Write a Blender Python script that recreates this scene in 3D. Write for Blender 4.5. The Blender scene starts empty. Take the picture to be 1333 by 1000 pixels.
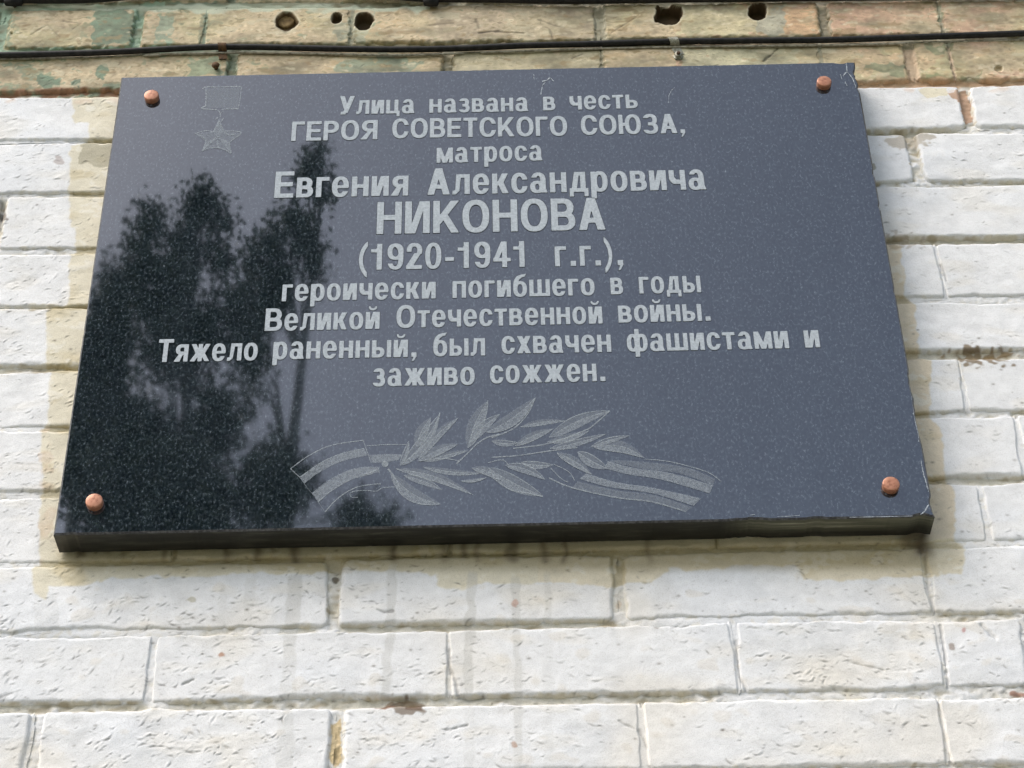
import bpy, math, random
import numpy as np
from mathutils import Vector
random.seed(7); rng = np.random.default_rng(11)
S = bpy.context.scene; COL = S.collection
Z0 = 2.909                       # height of the plaque centre above the ground

# ------------------------------------------------------------------ camera
TH, YA, RO = 0.66033, 0.00051, -0.02114
FPX = 2600.0
CAM = np.array([0.01813, -1.50901, -1.30871 + Z0])
Fv = np.array([math.sin(YA)*math.cos(TH), math.cos(YA)*math.cos(TH), math.sin(TH)])
R0 = np.cross(Fv, [0, 0, 1]); R0 /= np.linalg.norm(R0); U0 = np.cross(R0, Fv)
Rv = math.cos(RO)*R0 + math.sin(RO)*U0; Uv = -math.sin(RO)*R0 + math.cos(RO)*U0
cd = bpy.data.cameras.new('camera'); cam = bpy.data.objects.new('camera', cd); COL.objects.link(cam)
from mathutils import Matrix
M = Matrix(((Rv[0], Uv[0], -Fv[0], CAM[0]), (Rv[1], Uv[1], -Fv[1], CAM[1]), (Rv[2], Uv[2], -Fv[2], CAM[2]), (0, 0, 0, 1)))
cam.matrix_world = M
cd.sensor_fit = 'HORIZONTAL'; cd.sensor_width = 36; cd.lens = FPX/1333*36; cd.clip_start = .05; cd.clip_end = 2000
S.camera = cam

# ------------------------------------------------------------------ sky, sun, exposure
SUN_EL, SUN_AZ = math.radians(50), math.radians(236)      # azimuth from +y clockwise: in front of the wall, a little to the left
w = bpy.data.worlds.new('World'); S.world = w; w.use_nodes = True
nt = w.node_tree; bg = nt.nodes['Background']
sky = nt.nodes.new('ShaderNodeTexSky'); sky.sky_type = 'NISHITA'; sky.sun_disc = False
sky.sun_elevation = SUN_EL; sky.sun_rotation = SUN_AZ; sky.air_density = 1.0; sky.dust_density = 4.0; sky.ozone_density = 1.0
hs = nt.nodes.new('ShaderNodeHueSaturation'); hs.inputs['Saturation'].default_value = 0.7
nt.links.new(sky.outputs[0], hs.inputs['Color']); nt.links.new(hs.outputs[0], bg.inputs['Color'])
bg.inputs['Strength'].default_value = 0.15
sd = bpy.data.lights.new('sun', 'SUN'); sd.energy = 1.15; sd.angle = math.radians(40); sd.color = (1, .985, .96)
sun = bpy.data.objects.new('sun', sd); COL.objects.link(sun)
sv = Vector((math.sin(SUN_AZ)*math.cos(SUN_EL), math.cos(SUN_AZ)*math.cos(SUN_EL), math.sin(SUN_EL)))
sun.rotation_euler = sv.to_track_quat('Z', 'Y').to_euler()
S.view_settings.view_transform = 'Standard'; S.view_settings.look = 'None'; S.view_settings.gamma = 1
S.view_settings.use_curve_mapping = False; S.view_settings.exposure = 0.67
S.render.engine = 'CYCLES'

# ------------------------------------------------------------------ helpers
def at(px, py, y=0.0):
    """pixel of the photograph -> point on the vertical plane y"""
    d = Fv + Rv*(px-666.5)/FPX - Uv*(py-500)/FPX
    return CAM + d*((y-CAM[1])/d[1])
def topx(P):
    d = P - CAM; k = d @ Fv
    return 666.5 + FPX*(d @ Rv)/k, 500 - FPX*(d @ Uv)/k
def lin(r, g, b):
    f = lambda c: (c/255)/12.92 if c/255 <= .04045 else ((c/255+.055)/1.055)**2.4
    return np.array([f(r), f(g), f(b)])
def sm(x, a, b):
    t = np.clip((x-a)/(b-a), 0, 1); return t*t*(3-2*t)
def mat(name, color=(.5, .5, .5), rough=.6, metal=0, spec=.5):
    m = bpy.data.materials.new(name); m.use_nodes = True
    b = m.node_tree.nodes['Principled BSDF']
    b.inputs['Base Color'].default_value = (*color[:3], 1); b.inputs['Roughness'].default_value = rough
    b.inputs['Metallic'].default_value = metal; b.inputs['Specular IOR Level'].default_value = spec
    return m, m.node_tree, b
def node(t, typ, **kw):
    n = t.nodes.new(typ)
    for k, v in kw.items(): setattr(n, k, v)
    return n
def noise_tex(t, scale, detail=4, rough=.55, coord='Object', stretch=None):
    tc = node(t, 'ShaderNodeTexCoord'); n = node(t, 'ShaderNodeTexNoise')
    n.inputs['Scale'].default_value = scale; n.inputs['Detail'].default_value = detail; n.inputs['Roughness'].default_value = rough
    if stretch:
        mp = node(t, 'ShaderNodeMapping'); mp.inputs['Scale'].default_value = stretch
        t.links.new(tc.outputs[coord], mp.inputs[0]); t.links.new(mp.outputs[0], n.inputs['Vector'])
    else: t.links.new(tc.outputs[coord], n.inputs['Vector'])
    return n.outputs['Fac']
def ramp(t, src, stops):
    r = node(t, 'ShaderNodeValToRGB'); t.links.new(src, r.inputs[0]); e = r.color_ramp.elements
    while len(e) > 1: e.remove(e[-1])
    e[0].position = stops[0][0]; e[0].color = (*stops[0][1], 1)
    for p, c in stops[1:]:
        k = e.new(p); k.color = (*c, 1)
    return r.outputs[0]
def bump(t, b, src, dist, strength=1.0, prev=None):
    n = node(t, 'ShaderNodeBump'); n.inputs['Distance'].default_value = dist; n.inputs['Strength'].default_value = strength
    t.links.new(src, n.inputs['Height'])
    if prev is not None: t.links.new(prev, n.inputs['Normal'])
    t.links.new(n.outputs[0], b.inputs['Normal']); return n.outputs[0]
def mixc(t, a, b, fac, mode='MIX'):
    n = node(t, 'ShaderNodeMix', data_type='RGBA', blend_type=mode)
    for s, v in ((n.inputs[0], fac), (n.inputs[6], a), (n.inputs[7], b)):
        if isinstance(v, bpy.types.NodeSocket): t.links.new(v, s)
        elif isinstance(v, (int, float)): s.default_value = v
        else: s.default_value = (*v[:3], 1)
    return n.outputs[2]
def thing(name, label, cat, loc=(0, 0, 0), group=None):
    o = bpy.data.objects.new(name, None); COL.objects.link(o); o.location = loc
    o.empty_display_size = .05
    o['label'] = label; o['category'] = cat
    if group: o['group'] = group
    return o
def link(name, me, m=None, parent=None):
    if m is not None and len(me.materials) == 0: me.materials.append(m)
    o = bpy.data.objects.new(name, me); COL.objects.link(o)
    if parent is not None:
        o.parent = parent
        # vertices are given in world coordinates: shift them to the parent's frame
        p = parent; off = Vector((0, 0, 0))
        while p is not None: off += Vector(p.location); p = p.parent
        if not me.get('local'):
            me.transform(Matrix.Translation(-off)); me['local'] = 1
    return o
def pymesh(name, V, Fc, smooth=False):
    me = bpy.data.meshes.new(name); me.from_pydata([tuple(map(float, v)) for v in V], [], Fc)
    if smooth: me.polygons.foreach_set('use_smooth', [True]*len(me.polygons))
    me.update(); return me
def gridmesh(name, X, Y, Z, keep=None, colors=None):
    """X,Y,Z (n,m) arrays -> quad mesh facing -y, optional per-cell mask and per-vertex colours"""
    n, m = X.shape
    idx = np.arange(n*m).reshape(n, m)
    q = np.stack([idx[:-1, :-1], idx[:-1, 1:], idx[1:, 1:], idx[1:, :-1]], -1)
    q = q[keep] if keep is not None else q.reshape(-1, 4)
    V = np.stack([X, Y, Z], -1).reshape(-1, 3)
    if colors is not None: colors = colors.reshape(-1, colors.shape[-1])
    used = np.unique(q); rm = np.full(n*m, -1); rm[used] = np.arange(len(used)); q = rm[q]; V = V[used]
    me = bpy.data.meshes.new(name)
    me.vertices.add(len(V)); me.vertices.foreach_set('co', V.astype(np.float32).ravel())
    me.loops.add(q.size); me.loops.foreach_set('vertex_index', q.astype(np.int32).ravel())
    me.polygons.add(len(q)); me.polygons.foreach_set('loop_start', np.arange(0, q.size, 4, dtype=np.int32))
    me.polygons.foreach_set('loop_total', np.full(len(q), 4, dtype=np.int32))
    me.polygons.foreach_set('use_smooth', np.ones(len(q), dtype=bool))
    me.update(calc_edges=True)
    if colors is not None:
        c = np.ones((len(V), 4), np.float32); c[:, :3] = colors[used][:, :3]
        a = me.color_attributes.new('paint', 'FLOAT_COLOR', 'POINT'); a.data.foreach_set('color', c.ravel())
    return me

# ------------------------------------------------------------------ rasters over the wall (wall coordinates, metres)
RES = 0.00065
RU0, RU1, RZ0, RZ1 = -0.66, 0.72, -0.60, 0.56          # z relative to the plaque centre
NU, NZ = int((RU1-RU0)/RES), int((RZ1-RZ0)/RES)
us = RU0 + (np.arange(NU)+.5)*RES; zs = RZ0 + (np.arange(NZ)+.5)*RES
UU, ZZ = np.meshgrid(us, zs)
WALLY = 0.032
PX, PY = topx(np.stack([UU, np.full_like(UU, WALLY), ZZ+Z0], -1))
fu = np.fft.rfftfreq(NU, RES)[None, :]; fz = np.fft.fftfreq(NZ, RES)[:, None]
def noise(su, sz, seed):
    r = np.random.default_rng(seed).standard_normal((NZ, NU))
    k = np.exp(-2*(np.pi**2)*((fu*su*.4)**2+(fz*sz*.4)**2))
    n = np.fft.irfft2(np.fft.rfft2(r)*k, s=(NZ, NU)); n -= n.mean(); return (n/n.std()).astype(np.float32)
def blur(a, s):
    k = np.exp(-2*(np.pi**2)*((fu*s)**2+(fz*s)**2)); return np.fft.irfft2(np.fft.rfft2(a)*k, s=(NZ, NU))
def samp(a, u, z):
    """bilinear sample with wrap-around"""
    x = (u-RU0)/RES-.5; y = (z-RZ0)/RES-.5
    i = np.floor(x).astype(int); j = np.floor(y).astype(int); fx = x-i; fy = y-j
    i0 = i % NU; i1 = (i+1) % NU; j0 = j % NZ; j1 = (j+1) % NZ
    if a.ndim == 3: fx = fx[..., None]; fy = fy[..., None]
    return (a[j0, i0]*(1-fx)+a[j0, i1]*fx)*(1-fy)+(a[j1, i0]*(1-fx)+a[j1, i1]*fx)*fy
nA = noise(.07, .05, 1); nB = noise(.014, .010, 2); nC = noise(.0045, .0035, 3); nD = noise(.0022, .0016, 4)
nE = noise(.010, .0035, 5); nF = noise(.030, .012, 6); nG = noise(.004, .004, 8); nW1 = noise(.010, .010, 9); nW2 = noise(.010, .010, 10); nX1 = noise(.05, .05, 31); nX2 = noise(.05, .05, 32); nY = noise(.020, .006, 33)

# ---- courses: bed joints (pixel heights at x=50 and x=1300) and head joints (pixel x, depth in mm)
bedL = [9, 66, 123, 185, 253, 326, 400, 479, 558, 643, 735, 825, 920]
bedR = [-4, 47, 107, 169, 238, 311, 388, 460, 538, 624, 707, 800, 900]
JL = [(at(50, a, WALLY), at(1300, b, WALLY)) for a, b in zip(bedL, bedR)]
JL = [(p[0], p[2]-Z0, q[0], q[2]-Z0) for p, q in JL]
PITCH = .0763
def ext(j, dz): return (j[0], j[1]+dz, j[2], j[3]+dz)
JL.append(ext(JL[-1], -PITCH+.003)); NLOW = len(JL)
BASE = 0
def jz(k, u):
    if k < 0: j = ext(JL[0], PITCH*(-k))
    elif k >= len(JL): j = ext(JL[-1], -PITCH*(k-len(JL)+1))
    else: j = JL[k]
    return j[1] + (j[3]-j[1])*(u-j[0])/(j[2]-j[0])
heads = {   # course k lies between joint k and joint k+1; (px x, depth mm, joint width mm)
 0: [(3, 3, 9), (179, 5, 10), (267, 1.5, 8), (458, 2, 16), (781, 2.5, 12), (1073, 5, 12), (1224, 1, 8)],
 1: [(-70, 3, 9), (301, 5, 10), (583, 6, 10), (784, 2, 9), (1070, 1.2, 8), (1186, 3.5, 12), (1238, 1.6, 9)],
 2: [(-100, 3, 9), (1259, 5, 12), (960, 4, 10), (640, 4, 10), (330, 4, 10)],
 3: [(-60, 3, 9), (250, 3, 9), (560, 3, 9), (870, 4, 10), (1191, 4, 10)],
 4: [(-1, 5, 9), (310, 4, 9), (630, 4, 9), (950, 4, 9), (1400, 3, 9)],
 5: [(-90, 4, 9), (240, 4, 9), (560, 4, 9), (890, 4, 9), (1224, 1.6, 9)],
 6: [(-40, 4, 9), (290, 4, 9), (620, 4, 9), (1060, 4, 9), (1420, 4, 9)],
 7: [(-100, 4, 9), (230, 4, 9), (570, 4, 9), (910, 4, 9), (1253, 1.8, 9)],
 8: [(-30, 4, 9), (310, 4, 9), (650, 4, 9), (990, 4, 9), (1330, 1.8, 9)],
 9: [(-80, 4, 9), (230, 2, 9), (585, 2, 9), (930, 2, 9), (1282, 2.2, 9)],
 10: [(-140, 3, 8), (434, 5, 10), (806, 3.5, 12), (1209, 1.2, 7)],
 11: [(-170, 3, 9), (195, 2.2, 10), (584, 1.8, 10), (959, 1.0, 9), (1226, 1.2, 7), (1345, 3, 9)],
 12: [(39, 2.6, 10), (437, 3.4, 12), (838, 1.6, 12), (1232, 2.2, 11), (1600, 3, 9)],
}
# bed joint depth in mm along the picture: {joint index: [(px, depth)...]}, and thickness in mm
bed_depth = {
 0: [(0, 2), (180, 1), (400, 1), (520, 6), (740, 6), (900, 7), (1400, 7)],
 1: [(0, 2.5), (250, 4), (1400, 5)],
 2: [(0, 5), (160, 5), (1100, 6), (1400, 6)],
 3: [(0, 1.6), (80, 2), (140, 5), (1100, 7), (1230, 7), (1270, 2.5), (1400, 4)],
 4: [(0, 3), (140, 3), (1150, 4), (1400, 5)],
 5: [(0, 3), (140, 3), (1150, 7), (1400, 7)],
 6: [(0, 3), (50, 4), (140, 5), (1160, 2.5), (1230, 2), (1400, 3.5)],
 7: [(0, 4), (70, 6), (140, 6), (1160, 6), (1260, 7), (1400, 4)],
 8: [(0, 1.4), (60, 2), (90, 4), (1200, 4), (1400, 4)],
 9: [(0, 1.8), (90, 2.5), (1190, 6), (1300, 6), (1400, 4)],
 10: [(0, 1.2), (120, 2), (200, 4), (430, 4), (800, 4), (1180, 3), (1210, 2), (1400, 2)],
 11: [(0, 1.6), (200, 1.4), (280, 3), (430, 4), (460, 6), (800, 5), (830, 2), (960, 2), (1190, 2), (1230, 3.5), (1400, 4)],
 12: [(0, 6), (180, 5), (200, 2.5), (230, 5), (400, 5), (500, 7), (600, 4), (840, 5), (1000, 2.5), (1400, 3.5)],
 13: [(0, 3), (1100, 3), (1200, 4), (1400, 4)],
}
bed_thick = {0: 9, 1: 9, 2: 10, 3: 6.5, 4: 5.5, 5: 9, 6: 6, 7: 10, 8: 5.5, 9: 7, 10: 4.5, 11: 6.5, 12: 8.5, 13: 8}
bricks = []      # (course, uL, uR, zb fn, zt fn, slant)
for k in range(0, 13):
    hl = sorted((at(px, 0, WALLY)[0] if False else None, px, d, wd) for px, d, wd in []) 
    zc = (jz(k, 0)+jz(k+1, 0))/2
    hs_ = []
    for px, d, wd in heads[k]:
        # pixel x at the middle of this course -> u
        u = 0.0
        for _ in range(4):
            zz = (jz(k, u)+jz(k+1, u))/2
            X, Y = topx(np.array([u, WALLY, zz+Z0])); u += (px-X)/1200.0
        hs_.append([u, d*.001, (wd if d > 2.3 else .30*wd)*.001])
    hs_.sort(key=lambda t: t[0])
    while hs_[0][0] > -1.0: hs_.insert(0, [hs_[0][0]-.26, .004, .009])
    while hs_[-1][0] < 1.0: hs_.append([hs_[-1][0]+.26, .004, .009])
    heads[k] = hs_
for k in list(range(-6, 0)) + list(range(13, 20)):
    o = random.uniform(0, .26); heads[k] = [[-1.17+o+.26*i, .004, .009] for i in range(9)]
# ---- mortar depth raster (distance behind the brick face)
MD = np.full((NZ, NU), .005)
for k in range(-3, 15):
    zt = jz(k, UU); zb = jz(k+1, UU); inside = (ZZ < zt) & (ZZ > zb)
    for u, d, wd in heads[k]:
        sel = inside & (np.abs(UU-u) < .02); MD[sel] = d
for k in range(-3, 17):
    zj = jz(k, UU); sel = np.abs(ZZ-zj) < .0062
    tb = bed_depth.get(k, [(0, 5), (1400, 5)])
    MD[sel] = np.interp(PX[sel], [t[0] for t in tb], [t[1]*.001 for t in tb])
MD = blur(MD, .0022); MD += sm(MD, .001, .004)*(.0006*nB + .00045*nC)
MD = np.maximum(MD, .0005)

# ---- relief of the painted faces (towards the viewer, metres)
ROUGHZ = np.where(PX < 200, 1.0, np.where(PY > 735, .55, .30))*np.where(PY < 118, 1.2, 1)
HT = .00055*nA + .00012*nB + (.00001+.00009*sm(nF, .4, 2.0)*ROUGHZ)*nE + (.00001+.00005*sm(nF, .2, 1.8)*ROUGHZ)*nC
DIRT_SHADE = np.zeros((NZ, NU), np.float32)  # dirt, with the shade under raised paint lips painted in
def stamp(u, z, L, T, ang, amp, dirt_shade):
    ci = int((u-RU0)/RES); cj = int((z-RZ0)/RES); r = int((L*2.2+T*3)/RES)+2
    i0, i1, j0, j1 = ci-r, ci+r, cj-r, cj+r
    if i0 < 0 or j0 < 0 or i1 >= NU or j1 >= NZ: return
    X = UU[j0:j1, i0:i1]-u; Y = ZZ[j0:j1, i0:i1]-z
    c, s = math.cos(ang), math.sin(ang)
    a = (X*c+Y*s)/L; b = (-X*s+Y*c)/T - curv*a*a
    e = np.exp(-a*a)
    HT[j0:j1, i0:i1] += amp*1.6*b*np.exp(-b*b)*e
    DIRT_SHADE[j0:j1, i0:i1] = np.maximum(DIRT_SHADE[j0:j1, i0:i1], dirt_shade*np.exp(-((b+.7)/.6)**2)*e)
cnt = 0
while cnt < 4200:
    px = random.uniform(-10, 1345); py = random.uniform(-5, 1005)
    dn = .08
    if px < 190 and 125 < py < 760: dn = .95
    elif py > 735: dn = .62 if px < 620 else .34
    elif px > 1100 and py > 110: dn = .22
    elif py < 125: dn = .55
    cl = samp(nF, *[np.array([v]) for v in (at(px, py, WALLY)[0], at(px, py, WALLY)[2]-Z0)])[0]
    if random.random() > dn*max(.12, 1+1.3*cl): continue
    cnt += 1
    p = at(px, py, WALLY); big = random.random()**3
    curv = random.uniform(-.9, 1.2)
    a0 = 25 if px < 200 else (5 if px < 700 else -5)
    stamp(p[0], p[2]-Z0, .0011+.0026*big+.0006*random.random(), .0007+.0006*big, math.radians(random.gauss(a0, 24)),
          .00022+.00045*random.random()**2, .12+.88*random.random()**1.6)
# cracks and drips traced from the photograph: polyline, width m, depth m
def seg_dist(pts):
    P = [at(x, y, WALLY) for x, y in pts]; P = [(p[0], p[2]-Z0) for p in P]
    D = np.full((NZ, NU), 1.0, np.float32)
    for (x0, y0), (x1, y1) in zip(P[:-1], P[1:]):
        m = .02
        i0 = max(0, int((min(x0, x1)-m-RU0)/RES)); i1 = min(NU, int((max(x0, x1)+m-RU0)/RES))
        j0 = max(0, int((min(y0, y1)-m-RZ0)/RES)); j1 = min(NZ, int((max(y0, y1)+m-RZ0)/RES))
        if i0 >= i1 or j0 >= j1: continue
        X = UU[j0:j1, i0:i1]; Y = ZZ[j0:j1, i0:i1]; dx, dy = x1-x0, y1-y0; l2 = dx*dx+dy*dy+1e-12
        t = np.clip(((X-x0)*dx+(Y-y0)*dy)/l2, 0, 1); d = np.hypot(X-x0-t*dx, Y-y0-t*dy)
        D[j0:j1, i0:i1] = np.minimum(D[j0:j1, i0:i1], d)
    return D + .0004*nC
for pts, wd, dp, dk in [
    ([(624, 43), (640, 41), (682, 42)], .0012, .0012, .7), ([(560, 33), (590, 30)], .001, .0006, .4),
    ([(620, 26), (624, 36)], .0015, .001, .5), ([(700, 24), (720, 32), (735, 36)], .001, .0007, .5), ([(716, 38), (721, 52)], .001, .0008, .5),
    ([(795, 44), (820, 28), (840, 14)], .001, .0007, .4), ([(994, 79), (1005, 70), (1012, 63)], .0014, .0012, .7),
    ([(745, 76), (758, 70)], .001, .0008, .5), ([(40, 45), (62, 33), (78, 48)], .001, .0006, .4), ([(83, 28), (105, 31), (95, 38)], .001, .0007, .5),
    ([(584, 846), (586, 870), (594, 890), (596, 905), (610, 909), (630, 905)], .0014, .0012, .5),
    ([(806, 938), (815, 944), (826, 947)], .0011, .0007, .35), ([(832, 950), (838, 960), (842, 972)], .0012, .0009, .4), ([(1224, 812), (1230, 850), (1234, 893)], .0012, .0012, .45),
    ([(1205, 722), (1208, 760), (1216, 795)], .0014, .0012, .3), ([(1105, 862), (1150, 872)], .001, .0006, .3),
    ([(1278, 813), (1296, 830)], .0018, .0014, .3), ([(958, 835), (962, 880), (972, 898)], .0012, .001, .3),
    ([(1226, 345), (1232, 365)], .0014, .0012, .5), ([(580, 951), (608, 944)], .0011, .0009, .7), ([(491, 793), (500, 797), (511, 795)], .0013, .001, .7),
    ([(0, 262), (4, 270), (2, 282)], .003, .004, .4), ([(0, 908), (16, 902)], .0012, .001, .6), ([(238, 890), (252, 884)], .001, .001, .6)]:
    d = seg_dist(pts); g = np.exp(-(d/wd)**2); HT -= dp*g; DIRT_SHADE = np.maximum(DIRT_SHADE, dk*g)
# drilled holes: centre px, radii px, depth m
HOLE = np.zeros((NZ, NU), np.float32); HRIM = np.zeros((NZ, NU), np.float32)
holes = [(373, 27, 13.5, 11.5, .013), (438, 23, 7, 7.5, .016), (474, 28, 12, 12, .020), (869, 18, 17, 13, .024), (987, 15.5, 12, 11, .022), (15, 43, 2, 2, .004), (1300, 89, 4.5, 3.5, .003)]
for hx, hy, rx, ry, dp in holes:
    jag = .10 if hx in (373,) else .28
    d = np.hypot((PX-hx)/rx, (PY-hy)/ry)*(1+jag*.35*nB+.03*nC)
    HOLE = np.maximum(HOLE, dp*sm(-d, -1.08, -.9)); HRIM = np.maximum(HRIM, sm(-d, -1.4, -1.15)*(d > 1.10))
HT -= HOLE

# ---- pigment raster (own colour of the surface, with some shade painted in)
def poly_mask(pts, soft=.0, warp=2.0):
    X = PX + warp*nW1 + .7*nG; Y = PY + warp*nW2 + .7*nC
    ins = np.zeros((NZ, NU), bool); n = len(pts)
    for i in range(n):
        x0, y0 = pts[i]; x1, y1 = pts[(i+1) % n]
        if y0 == y1: continue
        c = ((y0 > Y) != (y1 > Y)) & (X < (x1-x0)*(Y-y0)/(y1-y0)+x0); ins ^= c
    return ins.astype(np.float32)
WHITE = np.array([.788, .788, .786]); CREAM = lin(218, 209, 182)*1.02; CREAM2 = lin(226, 212, 188)
BARE = lin(198, 180, 148); BARE_PINK = lin(204, 170, 144); BARE_YEL = lin(196, 186, 146); TEAL = lin(116, 136, 114); TEAL_L = lin(156, 180, 156); GREYM = lin(150, 148, 128)
CLR = np.empty((NZ, NU, 3), np.float32); CLR[:] = WHITE
def paint(mask, col, amt=1.0):
    global CLR
    m = (mask*amt)[..., None]; CLR = (CLR*(1-m)+np.asarray(col, np.float32)*m).astype(np.float32)
paint(sm(nF, .2, 2.0), lin(228, 222, 210), .35); paint(sm(nA, .3, 1.8), lin(222, 226, 232), .3)
paint(sm(-nA, .5, 2.0)*(PY > 760), lin(226, 216, 196), .35)
paint(sm(nB, 1.3, 2.2)*(PY > 740), lin(200, 190, 172), .30)
# how far inside a joint
JD = np.full((NZ, NU), -1.0, np.float32)       # >0 in a joint
for k in range(-3, 17):
    tb = bed_thick.get(k, 9)*.001
    JD = np.maximum(JD, tb/2+.0012-np.abs(ZZ-jz(k, UU)))
for k in range(-3, 15):
    ins = (ZZ < jz(k, UU)) & (ZZ > jz(k+1, UU))
    for u, d, wd in heads[k]:
        if abs(u) > .8: continue
        v = wd/2+.001-np.abs(UU-u); JD = np.where(ins, np.maximum(JD, v), JD)
JM = sm(JD + .0007*nC, -.0006, .0014)
deep = sm(MD, .0022, .0055)
paint(JM*deep, lin(198, 191, 170), .7); paint(JM*deep*sm(nE, .3, 1.6), lin(146, 130, 96), .55)
paint(JM*(1-deep)*sm(nC, .2, 1.5), lin(205, 198, 180), .4)
# the old cream coat left around the plaque
left = [(95, 118), (95, 158), (117, 160), (117, 187), (92, 189), (90, 292), (98, 294), (98, 326), (91, 330), (89, 398), (62, 402), (60, 478), (66, 482), (62, 556), (54, 560), (56, 640), (52, 644), (53, 735),
        (40, 742), (42, 770), (60, 782), (62, 766), (130, 757), (200, 750), (300, 749), (400, 746), (432, 742), (446, 736), (470, 742), (545, 744), (566, 748), (576, 768), (608, 768), (620, 759), (700, 760), (730, 756), (790, 764), (806, 758), (845, 756), (860, 748), (878, 741), (960, 737), (1035, 736), (1046, 757), (1110, 755), (1150, 752), (1252, 747), (1256, 716), (1250, 706), (1243, 700), (1243, 636), (1232, 622), (1222, 560), (1210, 540),
        (1212, 470), (1196, 462), (1192, 392), (1178, 388), (1172, 322), (1150, 316), (1130, 250), (1110, 240), (1110, 118)]
cm = blur(poly_mask(left, warp=1.3), .0007)
paint(cm*(PX < 700), CREAM, .8); paint(cm*(PX >= 700), CREAM2*.35+CREAM*.65, .9); paint(cm*(PX > 1125)*(PY < 700), CREAM2, .8)
paint(cm*sm(nF+.5*nB, 0.2, 2.2), lin(196, 180, 140), .45); paint(cm*JM, lin(168, 154, 114), .5); paint(cm*sm(nB+.6*nC, .9, 1.9), lin(226, 222, 210), .6)
paint(poly_mask([(104, 188), (148, 186), (144, 214), (102, 212)], warp=2.5), lin(158, 152, 128), .6)
paint(poly_mask([(50, 560), (66, 558), (70, 720), (52, 735)], warp=3)*sm(nB, -.5, .8), lin(205, 184, 160), .5)
# olive shade under the slab painted into the colour, then drip stains
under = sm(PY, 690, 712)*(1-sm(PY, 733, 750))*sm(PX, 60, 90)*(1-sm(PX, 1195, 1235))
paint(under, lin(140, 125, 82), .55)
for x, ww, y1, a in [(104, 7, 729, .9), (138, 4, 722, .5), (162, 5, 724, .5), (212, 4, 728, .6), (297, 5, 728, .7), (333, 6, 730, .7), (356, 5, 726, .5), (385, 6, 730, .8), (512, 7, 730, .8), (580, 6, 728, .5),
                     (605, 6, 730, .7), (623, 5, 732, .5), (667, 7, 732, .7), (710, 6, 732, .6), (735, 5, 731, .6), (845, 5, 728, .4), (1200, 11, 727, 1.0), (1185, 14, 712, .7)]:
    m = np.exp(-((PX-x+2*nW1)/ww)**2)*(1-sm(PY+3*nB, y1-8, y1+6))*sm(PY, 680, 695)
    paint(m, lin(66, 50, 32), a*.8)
# dried runs of dirty water down the white paint
for x0, x1, y0, y1, ww, a in [(512, 501, 735, 915, 6, .5), (614, 609, 745, 912, 6.5, .6), (671, 676, 750, 1005, 5.5, .5), (712, 713, 745, 830, 5, .35), (713, 715, 830, 1005, 7, .18), (384, 376, 748, 860, 9, .55),
                              (376, 370, 860, 1005, 11, .33), (328, 322, 752, 800, 6, .28), (290, 288, 760, 820, 5, .25), (612, 612, 912, 1000, 8, .2), (240, 236, 770, 840, 9, .18), (60, 62, 770, 850, 16, .22), (862, 860, 745, 830, 10, .15)]:
    xc = x0+(x1-x0)*np.clip((PY-y0)/(y1-y0), 0, 1)
    m = (1-sm(np.abs(PX-xc+1.2*nW1), ww-1.6, ww+1.2))*sm(PY, y0-3, y0+4)*(1-sm(PY, y1-10, y1+6))*(.75+.25*sm(nC, -1, 1))
    paint(m, lin(190, 188, 181), a*.85)
for _ in range(420):
    x, y = random.uniform(0, 1333), random.uniform(125, 1000); r = random.uniform(.6, 1.5); p = at(x, y, WALLY)
    i_, j_ = int((p[0]-RU0)/RES), int((p[2]-Z0-RZ0)/RES)
    if not (8 < i_ < NU-8 and 8 < j_ < NZ-8): continue
    X = UU[j_-5:j_+6, i_-5:i_+6]-p[0]; Y = ZZ[j_-5:j_+6, i_-5:i_+6]-(p[2]-Z0); m = np.exp(-((X/(r*.0013))**2+(Y/(r*.0008))**2))[..., None]*random.uniform(.3, .9)
    CLR[j_-5:j_+6, i_-5:i_+6] = CLR[j_-5:j_+6, i_-5:i_+6]*(1-m)+lin(96, 86, 70)*m
# rusty and earthy spots, mortar left bare in places
for x, y, r, a, c in [(287, 851, 4.5, .8, (176, 128, 96)), (671, 785, 4, .6, (196, 150, 130)), (671, 969, 5, .7, (176, 140, 116)), (250, 780, 4, .5, (160, 150, 110)), (1255, 819, 4.5, .6, (170, 90, 80)), (1238, 843, 4, .6, (120, 90, 60)),
                      (77, 212, 7, .5, (150, 128, 118)), (1325, 902, 10, .8, (150, 100, 70)), (522, 919, 26, .75, (112, 90, 60)), (498, 920, 12, .5, (140, 96, 74)), (1275, 464, 34, .8, (120, 96, 52)), (790, 812, 12, .6, (160, 140, 96)),
                      (4, 282, 5, .7, (120, 108, 96)), (805, 785, 6, .6, (196, 176, 150)), (437, 752, 4, .8, (80, 66, 40)), (1137, 220, 5, .6, (120, 110, 60)), (540, 920, 10, .6, (96, 66, 40)), (1180, 182, 30, .5, (150, 130, 90)), (1175, 316, 30, .4, (150, 125, 85))]:
    ry = r*.35 if r > 9 and y > 170 else r
    m = sm(-np.hypot((PX-x)/r, (PY-y)/ry)-.25*nC-.2*nB, -1.1, -.75); paint(m, lin(*c), a)
paint(poly_mask([(430, 938), (443, 934), (444, 990), (436, 998), (430, 985)], warp=1.5), lin(206, 184, 140), .9)
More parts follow.
